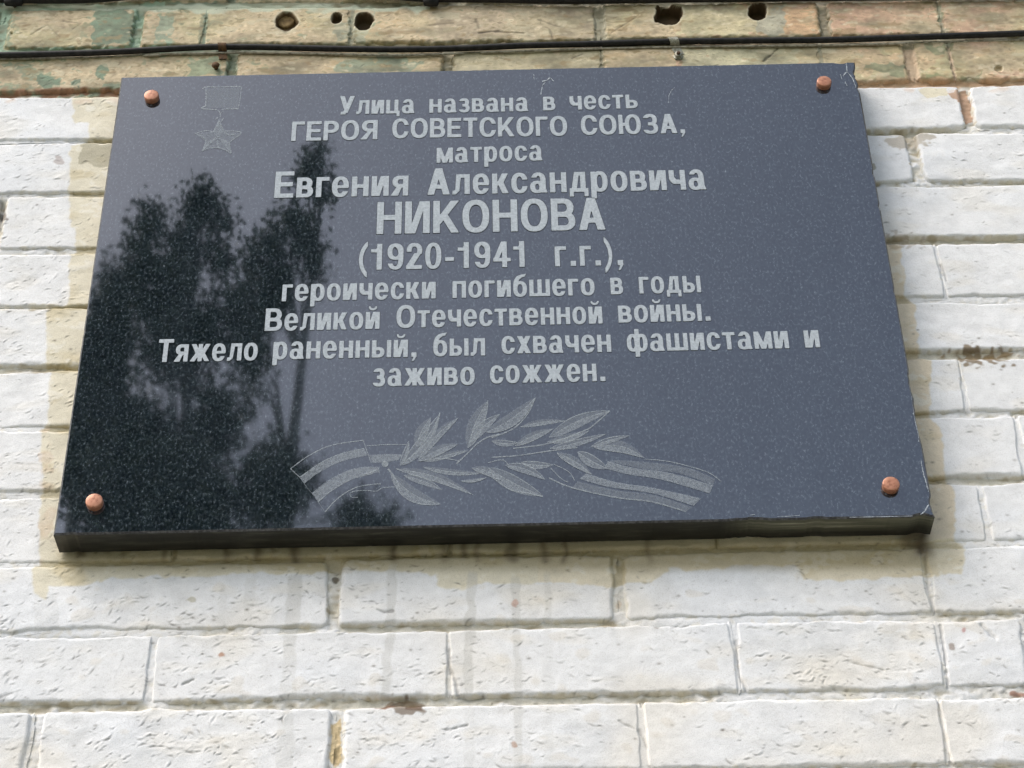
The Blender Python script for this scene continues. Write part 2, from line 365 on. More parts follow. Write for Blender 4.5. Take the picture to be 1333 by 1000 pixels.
# ---- bare brickwork above the white coat
yb = 124-(PX/1300)*16 + 1.5*nW1
bare = sm(-(PY-yb+1.2*nC), -1.0, 1.5)
base = BARE + (BARE_PINK-BARE)*sm(nA+.5*nF, -.2, 1.6)[..., None]*(PX > 880)[..., None]*.9 + (BARE_YEL-BARE)*sm(-nA, .1, 1.4)[..., None]*.8
basem = base.astype(np.float32); m3 = bare[..., None]; CLR = CLR*(1-m3)+basem*m3
paint(bare*sm(nB+.6*nC, .6, 1.8), lin(172, 148, 112), .55); paint(bare*sm(-nB+.5*nG, .8, 1.9), lin(214, 198, 164), .55)
paint(bare*sm(nC+.6*nE, 1.2, 2.2), lin(120, 104, 74), .6)
paint(bare*poly_mask([(560, -10), (790, -10), (790, 60), (560, 60)], warp=6), lin(190, 174, 150), .55)
paint(bare*poly_mask([(590, 64), (785, 64), (785, 100), (590, 100)], warp=3), lin(186, 180, 150), .6)
paint(bare*poly_mask([(885, 8), (985, 8), (985, 50), (885, 50)], warp=4), lin(202, 194, 156), .8)
paint(bare*poly_mask([(890, 62), (1040, 62), (1040, 90), (890, 90)], warp=4), lin(198, 194, 162), .8)
paint(bare*poly_mask([(1020, 10), (1070, 10), (1070, 46), (1022, 46)], warp=2), lin(206, 172, 134), .8)
paint(bare*poly_mask([(1080, 5), (1340, 5), (1340, 44), (1080, 44)], warp=4)*sm(nF+nA, -1, 1), lin(204, 170, 142), .6)
paint(bare*poly_mask([(1125, 62), (1240, 62), (1180, 108), (1120, 100)], warp=5), lin(204, 170, 142), .4)
paint(bare*poly_mask([(980, 22), (1020, 8), (1022, 44), (985, 46)], warp=3), lin(172, 172, 152), .85)
paint(bare*poly_mask([(436, 30), (490, 12), (478, 56), (436, 58)], warp=4), lin(170, 172, 148), .85)
paint(bare*poly_mask([(440, 78), (545, 74), (545, 96), (440, 98)], warp=4), TEAL*1.1+.06, .7)
grn = bare*sm(nB*.6+nY*.6+nC*.5+nG*.3 - (PX-110)/260, -.1, 1.0)
paint(grn*(PY < 125)*np.where(PY < 66, sm(-np.abs(PX-65), -50, -30)*-.75+1, 1), TEAL, .72)
paint(bare*sm(nE+.7*nC-.5*nF, .9, 1.9), lin(150, 138, 108), .5); paint(bare*sm(nC-.6*nE, 1.5, 2.4), lin(226, 214, 184), .5); paint(bare*sm(-nF+.5*nB, .8, 1.8), lin(160, 154, 126), .45)
paint(bare*poly_mask([(124, 10), (160, 8), (178, 22), (178, 56), (120, 58), (118, 30)], warp=3), TEAL, .85)
paint(bare*poly_mask([(0, 8), (14, 12), (12, 50), (0, 50)], warp=3), TEAL, .8)
paint(bare*poly_mask([(205, 20), (222, 18), (224, 56), (204, 56)], warp=3), TEAL*1.15+.05, .75)
paint(bare*poly_mask([(262, 18), (272, 18), (266, 56), (258, 56)], warp=.5), lin(150, 150, 124), .9)
paint(bare*poly_mask([(246, 80), (285, 76), (290, 98), (246, 98)], warp=2), lin(146, 160, 132), .8)
paint(bare*poly_mask([(58, 96), (80, 102), (76, 116), (62, 118), (46, 110)], warp=2), TEAL*.9, .9)
paint(bare*poly_mask([(92, 106), (104, 106), (102, 115), (92, 114)], warp=1.5), TEAL*.9, .9)
paint(bare*poly_mask([(126, 84), (142, 82), (138, 102), (128, 104)], warp=1.5), TEAL, .9)
paint(bare*poly_mask([(134, 107), (158, 107), (156, 118), (132, 117)], warp=1.5), TEAL, .8)
paint(bare*poly_mask([(1128, 82), (1178, 84), (1178, 102), (1160, 99), (1124, 90)], warp=1.5), lin(142, 146, 116), .85)
paint(bare*poly_mask([(1205, 58), (1240, 56), (1238, 68), (1210, 70)], warp=2), lin(140, 148, 116), .7)
paint(bare*poly_mask([(1206, 96), (1235, 96), (1232, 108), (1210, 106)], warp=2), lin(130, 138, 100), .7)
paint(bare*poly_mask([(1250, 98), (1278, 96), (1274, 106), (1252, 106)], warp=2), lin(130, 138, 100), .7)
paint(bare*poly_mask([(1219, 8), (1226, 8), (1226, 28), (1220, 28)], warp=1), lin(140, 148, 116), .8)
bm_ = (bare*(.10*nF+.07*nB+.06*nC+.05*nE+.04*nG))[..., None]; CLR = CLR*(1+np.clip(bm_, -.35, .3))*(1-.04*bare[..., None])
paint(bare*sm(-np.abs(nB+.35*nC-.4), -.07, -.02)*sm(nF, -.3, .8), lin(96, 84, 58), .5)
paint(bare*sm(nY+.5*nC, 1.0, 2.0), lin(150, 128, 92), .6); paint(bare*sm(-nY-.4*nG, 1.2, 2.2), lin(206, 196, 166), .6)
# joints of the bare courses
bj = bare*JM
paint(bj, GREYM, .75); paint(bare*sm(JD+.0012*nC, -.0035, -.0005)*(1-JM)*sm(nE+.4*nC, -.6, .8), lin(128, 118, 84), .55); paint(bj*(PX < 560)*sm(540-PX, 0, 300), TEAL, .7); paint(bj*sm(nE, .2, 1.3), lin(120, 112, 84), .6)
paint(bj*(PX < 215)*(PY < 70)*sm(nB, -1.5, .2), TEAL_L, .85)
paint(bare*sm(-np.abs(PY-7-(PX > 180)*3-1.6*nW1-1.5*nF), -6, -2)*(PX < 560), TEAL_L*.55+lin(232, 226, 204)*.45, .85)
paint(bj*(PX > 1100)*(PY > 62), lin(204, 176, 148), .65)
edge = sm(-np.abs(PY-yb+3+1.5*nB), -6, -1.5)
paint(edge*sm(nB+.4*nC, -1.0, .4)*(PX < 200), lin(150, 104, 78), .8); paint(edge*(PX > 1100), lin(190, 156, 124), .75)
paint(poly_mask([(1235, 122), (1258, 112), (1262, 130), (1268, 158), (1256, 160), (1250, 132)], warp=1.2), lin(188, 152, 124), .9)
paint(poly_mask([(1196, 116), (1232, 114), (1236, 124), (1206, 127)], warp=1.5), lin(226, 216, 186), .8)
paint(sm(PY, yb+2, yb+8)*(1-sm(PY, yb+8, yb+14))*sm(nB, -.2, 1), lin(214, 188, 166), .5)
for hx, hy, rx, ry, dp in holes[:5]:
    d = np.hypot((PX-hx)/rx, (PY-hy)/ry)
    paint(sm(-d*(1+.1*nB+.03*nC), -1.13, -1.07), lin(78, 60, 38) if hx != 373 else lin(90, 70, 42), .95)  # dark inside of the holes: their shade put into the colour
paint(HRIM, lin(214, 206, 178), .5)
dm = np.clip(DIRT_SHADE, 0, 1)[..., None]; CLR = CLR*(1-dm*.80) + lin(100, 92, 80)*dm*.35
CLR = np.clip(CLR*(1+.025*nB+.02*nC)[..., None], .01, .84).astype(np.float32)

# ------------------------------------------------------------------ wall materials
m_brick, t, b = mat('painted_brick', rough=.7, spec=.3)
va = node(t, 'ShaderNodeVertexColor', layer_name='paint')
n1 = noise_tex(t, 900, 3, .6); n2 = noise_tex(t, 260, 4, .6)
c = mixc(t, va.outputs[0], ramp(t, n1, [(.30, (.72, .70, .66)), (.5, (1, 1, 1)), (.8, (1.0, 1.0, 1.0))]), .55, 'MULTIPLY')
t.links.new(c, b.inputs['Base Color'])
p_ = bump(t, b, n2, .0010, .40); bump(t, b, n1, .0005, .45, p_)
m_mortar = m_brick.copy(); m_mortar.name = 'painted_mortar'
m_core, t, b = mat('wall_core', lin(150, 144, 130), .9)
t.links.new(ramp(t, noise_tex(t, 14, 5), [(.3, tuple(lin(128, 122, 108))), (.7, tuple(lin(170, 164, 148)))]), b.inputs['Base Color'])

# ------------------------------------------------------------------ the wall
wall = thing('brick_wall', 'white painted brick wall with two bare beige courses stained green along its top', 'wall', (0, WALLY, 0))
def brick_surface(U, Z, k, uL, uR, tL, tR, seed, fine=True, dL=.005, dR=.005):
    """y of a brick's surface at (U,Z) (Z relative to the plaque centre)"""
    r = random.Random(seed); rr = .006
    wob = .0005*samp(nW1, U, Z)+.0009*samp(nX1, U, Z); wob2 = .0004*samp(nW2, U, Z)+.0007*samp(nX2, U, Z)+.00025*samp(nC, U, Z)
    if k < 2: wob = wob+.0007*samp(nC, U, Z)+.0005*samp(nB, U, Z); wob2 = wob2+.0006*samp(nG, U, Z)+.0006*samp(nB, U, Z)
    sl = r.uniform(-.03, .03)
    lf = lambda q: (.62+.38*sm(U, -.5, -.2)) if 3 <= q <= 9 else 1.0
    zt = jz(k, U)-bed_thick.get(k, 9)*.0005*lf(k); zb = jz(k+1, U)+bed_thick.get(k+1, 9)*.0005*lf(k+1)
    zm = (zt+zb)/2
    Xp = topx(np.stack([U, np.full_like(U, WALLY), Z+Z0], -1))[0]
    bcap = lambda q: np.interp(Xp, [t_[0] for t_ in bed_depth[q]], [t_[1]*.001 for t_ in bed_depth[q]]) if q in bed_depth else .006+0*U
    capt, capb = bcap(k)+.0006, bcap(k+1)+.0006
    dx = np.minimum(U-(uL+tL/2)-sl*(Z-zm), (uR-tR/2)+sl*(Z-zm)-U)+wob
    dz = np.minimum(zt-Z, Z-zb)+wob2
    dx = dx*np.where(np.where(U < (uL+uR)/2, dL, dR) < .0024, 2.4, 1.0)
    d = rr-np.hypot(np.maximum(rr-dx, 0), np.maximum(rr-dz, 0))
    e = .0040+.0007*samp(nB, U, Z)
    q = np.clip(e-d, 0, None); dep = np.where(d > 0, e-np.sqrt(np.maximum(e*e-np.minimum(q, e)**2, 0)), e+(-d)*3.2)
    dep = np.minimum(dep, .016)
    capx = np.where(U < (uL+uR)/2, dL, dR)*.85+.0004; capz = np.where(Z > zm, capt, capb)
    wx = sm(dx-dz, -.004, .004); cap = capz*(wx)+np.minimum(capx, 1)*(1-wx)
    dep = np.where(cap < .0036, np.minimum(dep, cap), dep)
    amp = r.uniform(.55, 1.35); off = r.uniform(-.0005, .0006); tx = r.uniform(-.004, .004); tz = r.uniform(-.010, .010)
    return d, WALLY + dep + off + tx*(U-(uL+uR)/2) + tz*(Z-zm) - samp(HT, U, Z)*(amp if fine and cap_free(k) else .7)
cap_free = lambda k: k > 0
PW, PH = .4, .2986
bi = 0; far_V = []; far_F = []; far_C = []
def outside_colour(U, Z, k):
    """paint beyond the frame: white below, bare above"""
    n = samp(nB, U, Z)[..., None]; n2_ = samp(nF, U, Z)[..., None]
    if k >= 2: return np.clip(WHITE*(1+.03*n), 0, .82)
    return np.clip(BARE*(1+.1*n)+(TEAL-BARE)*.7*sm(n2_, .6, 1.2), 0, .8)
for k in range(-6, 20):
    hs_ = heads[k]
    for i in range(len(hs_)-1):
        uL, uR = hs_[i][0], hs_[i+1][0]; tL, tR = hs_[i][2], hs_[i+1][2]
        zt, zb = jz(k, (uL+uR)/2), jz(k+1, (uL+uR)/2); bi += 1
        if uL > -PW+.015 and uR < PW-.015 and zt < PH-.012 and zb > -PH+.012: continue     # wholly hidden behind the slab
        # inside the picture?
        corners = [topx(np.array([u, WALLY, z+Z0])) for u in (uL, uR) for z in (zt, zb)]
        xs = [c_[0] for c_ in corners]; ys = [c_[1] for c_ in corners]
        vis = max(xs) > -12 and min(xs) < 1345 and max(ys) > -12 and min(ys) < 1012
        near = abs((uL+uR)/2) < .95 and -.75 < (zt+zb)/2 < .68
        if vis:
            g = .00082
            # clip what is out of the picture by a wide margin to save faces
            u = np.arange(uL-.002, uR+.002, g); z = np.arange(zb-.002, zt+.004, g)
            U, Z = np.meshgrid(u, z); d, Y = brick_surface(U, Z, k, uL, uR, tL, tR, bi, True, hs_[i][1], hs_[i+1][1])
            keep = (d[:-1, :-1] > -.0035)
            hid = (U[:-1, :-1] > -PW+.012) & (U[:-1, :-1] < PW-.012) & (Z[:-1, :-1] < PH-.008) & (Z[:-1, :-1] > -PH+.012)
            keep &= ~hid
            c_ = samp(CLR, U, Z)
        else:
            g = .005 if near else .013
            u = np.linspace(uL+tL/2-.002, uR-tR/2+.002, max(4, int((uR-uL)/g))); z = np.linspace(zb+.0025, zt-.0025, max(6, int((zt-zb)/g)))
            U, Z = np.meshgrid(u, z); d, Y = brick_surface(U, Z, k, uL, uR, tL, tR, bi, False)
            keep = None; c_ = outside_colour(U, Z, k)
            inr = ((U > RU0+.01) & (U < RU1-.01) & (Z > RZ0+.01) & (Z < RZ1-.01))[..., None]; c_ = np.where(inr, samp(CLR, U, Z), c_)
            Y = np.minimum(Y, WALLY+.008)
        if vis or near:
            me = gridmesh('brick', U, Y, Z+Z0, keep, c_); link('brick', me, m_brick, wall)
        else:
            n, m_ = U.shape; o0 = sum(len(v) for v in far_V)
            far_V.append(np.stack([U, Y, Z+Z0], -1).reshape(-1, 3)); far_C.append(c_.reshape(-1, 3))
            idx = np.arange(n*m_).reshape(n, m_)+o0
            far_F.append(np.stack([idx[:-1, :-1], idx[:-1, 1:], idx[1:, 1:], idx[1:, :-1]], -1).reshape(-1, 4))
V = np.concatenate(far_V); Fq = np.concatenate(far_F); Cc = np.concatenate(far_C)
me = bpy.data.meshes.new('bricks_beyond'); me.from_pydata(V.tolist(), [], Fq.tolist())
me.polygons.foreach_set('use_smooth', [True]*len(me.polygons))
a = me.color_attributes.new('paint', 'FLOAT_COLOR', 'POINT'); a.data.foreach_set('color', np.concatenate([Cc, np.ones((len(Cc), 1))], 1).astype(np.float32).ravel())
o = link('outer_bricks', me, m_brick, wall); o['kind'] = 'stuff'
# mortar
g = .0012
U, Z = np.meshgrid(np.arange(RU0+.01, RU1-.01, g), np.arange(RZ0+.01, RZ1-.01, g))
jd = samp(JD, U, Z); Y = WALLY + samp(MD, U, Z) - .0*U - samp(HT, U, Z)*.8
keep = jd[:-1, :-1] > -.0055
hid = (U[:-1, :-1] > -PW+.012) & (U[:-1, :-1] < PW-.012) & (Z[:-1, :-1] < PH-.008) & (Z[:-1, :-1] > -PH+.012)
hm = samp(HOLE, U, Z)[:-1, :-1] > .003
keep = (keep | hm) & ~hid
Y = Y + np.where(samp(HOLE, U, Z) > .001, .004, 0)
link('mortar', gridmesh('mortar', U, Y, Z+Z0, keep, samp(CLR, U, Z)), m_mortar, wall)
# coarse mortar ring outside the detailed part
V = []; Fq = []
def rect(x0, x1, z0, z1, y):
    n = len(V); V.extend([(x0, y, z0), (x1, y, z0), (x1, y, z1), (x0, y, z1)]); Fq.append((n, n+1, n+2, n+3))
U, Z = np.meshgrid(np.arange(-1.18, 1.181, .01), np.arange(-1.14, .951, .01))
inner = (U > RU0+.012) & (U+.01 < RU1-.012) & (Z > RZ0+.012) & (Z+.01 < RZ1-.012)
oc = np.where((Z > jz(2, U))[..., None], GREYM*.95, WHITE*.82)*(1+.05*samp(nB, U, Z))[..., None]
link('outer_mortar', gridmesh('outer_mortar', U, WALLY+.0048+.0006*samp(nB, U, Z), Z+Z0, ~inner[:-1, :-1], oc), m_mortar, wall)
def boxmesh(name, x0, x1, y0, y1, z0, z1):
    v = [(x, y, z) for x in (x0, x1) for y in (y0, y1) for z in (z0, z1)]
    return pymesh(name, v, [(0, 1, 3, 2), (4, 6, 7, 5), (0, 4, 5, 1), (2, 3, 7, 6), (0, 2, 6, 4), (1, 5, 7, 3)])
link('wall_core', boxmesh('wall_core', -9, 9, WALLY+.045, WALLY+.42, 0, 6.5), m_core, wall)
# plastered wall face around the modelled brickwork, flush with it
V = []; Fq = []
for x0, x1, z0, z1 in [(-9, -1.14, 0, 6.5), (1.14, 9, 0, 6.5), (-1.14, 1.14, 0, Z0-1.08), (-1.14, 1.14, Z0+.93, 6.5)]: rect(x0, x1, z0, z1, WALLY+.0075)
m_render, t, b = mat('white_coat', (.72, .72, .70), .8)
bt = node(t, 'ShaderNodeTexBrick'); tc = node(t, 'ShaderNodeTexCoord'); mp = node(t, 'ShaderNodeMapping'); mp.inputs['Rotation'].default_value = (math.pi/2, 0, 0)
t.links.new(tc.outputs['Object'], mp.inputs[0]); t.links.new(mp.outputs[0], bt.inputs['Vector']); bt.inputs['Scale'].default_value = 1
bt.inputs['Brick Width'].default_value = .26; bt.inputs['Row Height'].default_value = .0763; bt.inputs['Mortar Size'].default_value = .005
for i_, c_ in ((1, (.74, .74, .73)), (2, (.7, .7, .7)), (3, (.45, .43, .36))): bt.inputs[i_].default_value = (*c_, 1)
t.links.new(bt.outputs[0], b.inputs['Base Color'])
link('wall_face', pymesh('wall_face', V, Fq), m_render, wall)
# wooden plug in the first drilled hole
def disc_profile(name, cx, cz, prof, seg=40, jit=0):
    """lathe round the -y axis: prof = [(radius, y)...] from the rim to the centre"""
    V = []; Fc = []
    for r, y in prof:
        for s in range(seg):
            a_ = 2*math.pi*s/seg; k = 1+jit*math.sin(3*a_+1)+jit*.5*math.sin(7*a_)
            V.append((cx+r*k*math.cos(a_), y, cz+r*k*math.sin(a_)))
    for i in range(len(prof)-1):
        for s in range(seg):
            s2 = (s+1) % seg; Fc.append((i*seg+s, i*seg+s2, (i+1)*seg+s2, (i+1)*seg+s))
    n = (len(prof)-1)*seg; Fc.append(tuple(range(n, n+seg)))
    return pymesh(name, V, Fc, True)
m_wood, t, b = mat('old_wood', lin(128, 104, 66), .85)
t.links.new(ramp(t, noise_tex(t, 220, 5, .7), [(.3, tuple(lin(84, 62, 34))), (.7, tuple(lin(150, 126, 82)))]), b.inputs['Base Color'])
P = at(372, 27.5, WALLY+.006)
o = link('wooden_plug', disc_profile('plug', P[0], P[2], [(.0098, WALLY+.03), (.0098, WALLY+.0075), (.0088, WALLY+.0062), (.006, WALLY+.0064)], 28, .04), m_wood, wall)
o['label'] = 'round wooden plug driven into the drilled hole'

# ------------------------------------------------------------------ memorial plaque
plaque = thing('memorial_plaque', 'dark polished granite memorial plaque with Cyrillic lettering fixed on the brick wall', 'plaque', (0, 0, Z0))
def outline():
    """slab outline (x,z), counter-clockwise seen from the front, with nicks"""
    r = random.Random(3); pts = []
    def side(x0, z0, x1, z1, n, nx, nz, chips):
        for i in range(n):
            f = i/n; d = r.gauss(0, .00012)
            for c0, w0, dp in chips: d += dp*max(0, 1-((f-c0)/w0)**2)*(1+r.uniform(-.3, .3)) if abs(f-c0) < w0 else 0
            pts.append((x0+(x1-x0)*f-nx*max(d, 0), z0+(z1-z0)*f-nz*max(d, 0)))
    side(-PW, -PH, PW, -PH, 300, 0, -1, [(.79, .025, .0016), (.865, .012, .001), (.985, .012, .002), (.02, .006, .001)])
    side(PW, -PH, PW, PH, 220, 1, 0, [(.02, .02, .002), (.18, .05, .0014), (.255, .03, .0015), (.45, .008, .0008), (.64, .008, .001), (.72, .01, .0012), (.965, .022, .0028), (.93, .012, .0016)])
    side(PW, PH, -PW, PH, 200, 0, 1, [(.02, .008, .002)])
    side(-PW, PH, -PW, -PH, 160, -1, 0, [(.6, .004, .0006)])
    return pts
OUT = outline(); n = len(OUT)
def inset(pts, d):
    return [(min(max(x, -PW+d), PW-d) if abs(x) > PW-.006 else x, min(max(z, -PH+d), PH-d) if abs(z) > PH-.006 else z) for x, z in pts]
IN = [(x-math.copysign(.0016, x) if abs(x) > PW-.005 else x, z-math.copysign(.0016, z) if abs(z) > PH-.005 else z) for x, z in OUT]
V = [(x, 0, z+Z0) for x, z in IN]+[(x, .0016, z+Z0) for x, z in OUT]+[(x, .030, z+Z0) for x, z in OUT]
Fc = [tuple(range(n))]; mi = [0]
for i in range(n):
    j = (i+1) % n
    Fc.append((i, n+i, n+j, j)); mi.append(1)
    Fc.append((n+i, 2*n+i, 2*n+j, n+j)); mi.append(2 if i < 300 else 1)
Fc.append(tuple(range(3*n-1, 2*n-1, -1))); mi.append(1)
me = pymesh('slab', V, Fc)
m_gran, t, b = mat('polished_granite', (.02, .022, .026), .07)
b.inputs['IOR'].default_value = 2.08; b.inputs['Specular Tint'].default_value = (.87, .915, 1, 1)
nf = noise_tex(t, 385, 3, .63, stretch=(1, 1, .65)); nb_ = noise_tex(t, 90, 3, .6); nl = noise_tex(t, 3.2, 3, .6)
flk = ramp(t, nf, [(.0, (.002, .005, .008)), (.45, (.006, .010, .014)), (.565, (.020, .028, .034)), (.67, (.060, .073, .084)), (.80, (.18, .20, .22))])
cl = ramp(t, nb_, [(.35, (.7, .7, .72)), (.65, (1.3, 1.3, 1.28))]); col_ = mixc(t, flk, cl, 1.0, 'MULTIPLY')
vo = node(t, 'ShaderNodeTexVoronoi'); vo.inputs['Scale'].default_value = 34; tc = node(t, 'ShaderNodeTexCoord'); t.links.new(tc.outputs['Object'], vo.inputs['Vector'])
pit = ramp(t, vo.outputs['Distance'], [(.0, (.25, .25, .25)), (.035, (.4, .4, .4)), (.05, (1, 1, 1))])
ns_ = noise_tex(t, 7, 5, .65, stretch=(2.2, 1, .6)); col_ = mixc(t, col_, ramp(t, ns_, [(.42, (0, 0, 0)), (.75, (.007, .008, .010))]), 1.0, 'ADD')
col_ = mixc(t, col_, pit, 1.0, 'MULTIPLY'); t.links.new(col_, b.inputs['Base Color'])
t.links.new(ramp(t, nl, [(.3, (.016,)*3), (.7, (.034,)*3)]), b.inputs['Roughness'])
bump(t, b, noise_tex(t, 6, 2, .4), .0006, .05)
m_edge, t, b = mat('granite_edge', (.05, .05, .05), .35)
t.links.new(ramp(t, noise_tex(t, 300, 3), [(.4, (.03, .03, .032)), (.7, (.12, .12, .12))]), b.inputs['Base Color'])
m_under, t, b = mat('granite_underside', (.05, .05, .04), .4)
nu_ = noise_tex(t, 60, 6, .7, stretch=(.35, 2.5, 1)); 
dk_ = ramp(t, nu_, [(.35, (.004, .004, .004)), (.52, (.014, .014, .011)), (.66, (.045, .045, .033)), (.82, (.12, .12, .085))])
nu2 = noise_tex(t, 14, 7, .75, stretch=(.6, 14, 1)); lt_ = ramp(t, nu2, [(.32, (.02, .02, .015)), (.46, (.06, .062, .042)), (.60, (.13, .13, .09)), (.72, (.36, .35, .26))])
sx_ = node(t, 'ShaderNodeSeparateXYZ'); tc_ = node(t, 'ShaderNodeTexCoord'); t.links.new(tc_.outputs['Object'], sx_.inputs[0])
mr_ = node(t, 'ShaderNodeMapRange'); t.links.new(sx_.outputs[0], mr_.inputs[0]); mr_.inputs[1].default_value = .205; mr_.inputs[2].default_value = .235
my_ = node(t, 'ShaderNodeMapRange'); t.links.new(sx_.outputs[1], my_.inputs[0]); my_.inputs[1].default_value = .023; my_.inputs[2].default_value = .015
mm_ = node(t, 'ShaderNodeMath', operation='MULTIPLY'); t.links.new(mr_.outputs[0], mm_.inputs[0]); t.links.new(my_.outputs[0], mm_.inputs[1])
t.links.new(mixc(t, dk_, lt_, mm_.outputs[0]), b.inputs['Base Color'])
for mm in (m_gran, m_edge, m_under): me.materials.append(mm)
me.polygons.foreach_set('material_index', mi)
link('granite_slab', me, None, plaque)

# ---- lettering: every glyph is an implicit shape, turned into a mesh by marching squares
def rectf(X, Y, x0, y0, x1, y1): return np.maximum(np.maximum(x0-X, X-x1), np.maximum(y0-Y, Y-y1))
def polyf(X, Y, pts):
    """convex polygon, counter-clockwise"""
    f = np.full(X.shape, -9.0)
    for (x0, y0), (x1, y1) in zip(pts, pts[1:]+pts[:1]):
        l = math.hypot(x1-x0, y1-y0); f = np.maximum(f, ((y1-y0)*(X-x0)-(x1-x0)*(Y-y0))/l)
    return f
def ell(X, Y, cx, cy, rx, ry, p=2.3):
    q = (np.abs((X-cx)/rx)**p+np.abs((Y-cy)/ry)**p)**(1/p); return (q-1)*min(rx, ry)
def diag(X, Y, x0, y0, x1, y1, t):
    """slanted bar with horizontal thickness t, from x0 at y0 up to x1 at y1"""
    return polyf(X, Y, [(x0, y0), (x0+t, y0), (x1+t, y1), (x1, y1)])
mn = lambda *a: np.minimum.reduce(a)
mx = lambda *a: np.maximum.reduce(a)
XH = .755
def glyph(ch, X, Y):
    """-> field (<0 inside), advance width; cap height 1"""
    low = ch.islower(); H = XH if low else 1.0; s = .175 if low else .19; h = .135 if low else .155
    c = ch.lower() if (ch.lower() in 'вгкнотизяслпмжхцчшыьйю' and low) or not low else ch
    ch_ = ch
    def bowl(x0, x1, y0, y1, s=s, h=h):      # D-shaped bowl open to the left at x0
        cy = (y0+y1)/2; ry = (y1-y0)/2; rx = min(x1-x0-.02, ry*1.05); cx = x1-rx
        o_ = np.where(X > cx, ell(X, Y, cx, cy, rx, ry, 2.2), np.maximum(np.abs(Y-cy)-ry, x0-X))
        i_ = np.where(X > cx, ell(X, Y, cx, cy, rx-s, ry-h, 2.2), np.maximum(np.abs(Y-cy)-(ry-h), x0-1-X))
        return mx(o_, -i_)
    def ring(x0, x1, y0, y1, s=s, h=h):
        cx, cy = (x0+x1)/2, (y0+y1)/2
        return mx(ell(X, Y, cx, cy, (x1-x0)/2, (y1-y0)/2), -ell(X, Y, cx, cy, (x1-x0)/2-s, (y1-y0)/2-h))
    if ch_ == 'и' or ch_ == 'И' or ch_ == 'й':
        w = .56 if low else .70
        f = mn(rectf(X, Y, 0, 0, s, H), rectf(X, Y, w-s, 0, w, H), diag(X, Y, s*.55, 0, w-s*1.55, H, s))
        if ch_ == 'й': f = mn(f, mx(ell(X, Y, w/2, H+.26, .17, .18), -ell(X, Y, w/2, H+.29, .10, .13), Y-(H+.25)))
        return f, w
    if c == 'н': w = .55 if low else .70; return mn(rectf(X, Y, 0, 0, s, H), rectf(X, Y, w-s, 0, w, H), rectf(X, Y, 0, H/2-h/2+.01, w, H/2+h/2+.01)), w
    if c == 'г': w = .42 if low else .54; return mn(rectf(X, Y, 0, 0, s, H), rectf(X, Y, 0, H-h, w, H)), w
    if c == 'т': w = .50 if low else .62; return mn(rectf(X, Y, w/2-s/2, 0, w/2+s/2, H), rectf(X, Y, 0, H-h, w, H)), w
    if c == 'п': w = .55; return mn(rectf(X, Y, 0, 0, s, H), rectf(X, Y, w-s, 0, w, H), rectf(X, Y, 0, H-h, w, H)), w
    if c == 'ш':
        w = .84; return mn(rectf(X, Y, 0, 0, s, H), rectf(X, Y, w/2-s/2, 0, w/2+s/2, H), rectf(X, Y, w-s, 0, w, H), rectf(X, Y, 0, 0, w, h)), w
    if c == 'ц': w = .60; return mn(rectf(X, Y, 0, 0, s, H), rectf(X, Y, w-s-.06, 0, w-.06, H), rectf(X, Y, 0, 0, w, h), rectf(X, Y, w-.13, -.16, w, h)), w
    if c == 'ч':
        w = .54
        f = mx(ell(X, Y, .27, H*.72, .27, .37*H+.06), -ell(X, Y, .30, H*.76, .27-s+.02, .25*H+.02), Y-H, -(Y-H*.30))
        f = mx(f, X-.45); f = mn(mx(f, Y-H*.62), rectf(X, Y, 0, H*.55, s, H), rectf(X, Y, w-s, 0, w, H), rectf(X, Y, .22, H*.335, w, H*.335+h)); return f, w
    if c == 'ь': w = .53; return mn(rectf(X, Y, 0, 0, s, H), bowl(s*.5, w, 0, H*.60)), w
    if c == 'ы':
        w = .76; return mn(rectf(X, Y, 0, 0, s, H), bowl(s*.5, .50, 0, H*.60), rectf(X, Y, w-s, 0, w, H)), w
    if c == 'в':
        w = .54 if low else .68
        return mn(rectf(X, Y, 0, 0, s, H), bowl(s*.5, w, 0, H*.5+h*.5), bowl(s*.5, w-.035, H*.5-h*.5, H)), w
    if ch_ == 'Р': w = .64; return mn(rectf(X, Y, 0, 0, s, 1), bowl(s*.5, w, .38, 1)), w
    if c == 'я':
        w = .54 if low else .68; XX = w-X
        X0 = X; X = XX
        o_ = bowl_flip(X, Y, s*.5, w-.02, H*.40, H, s, h)
        f = mn(rectf(X, Y, 0, 0, s, H), o_, polyf(X, Y, [(w-.02-s*.1-s, 0), (w-.02+.05, 0), (s+.20, H*.44), (s+.03, H*.44)])); return f, w
    if c == 'о': w = .56 if low else .76; return ring(0, w, -.015, H+.015), w
    if c == 'с':
        w = .53 if low else .72; f = ring(0, w+.02, -.015, H+.015)
        cut = mx(w*.52-X, np.abs(Y-H/2)-H*.17); return mx(f, -cut), w
    if ch_ == 'Е': w = .62; return mn(rectf(X, Y, 0, 0, s, 1), rectf(X, Y, 0, 0, w, h), rectf(X, Y, 0, .43, w-.04, .43+h), rectf(X, Y, 0, 1-h, w-.01, 1)), w
    if ch_ == 'е':
        w = .55; f = ring(0, w, -.015, H+.015); cut = mx(w*.5-X, .20-Y, Y-H*.50+.02)
        f = mx(f, -cut); return mn(f, rectf(X, Y, .06, H*.5-.055, w-.02, H*.5+.055)), w
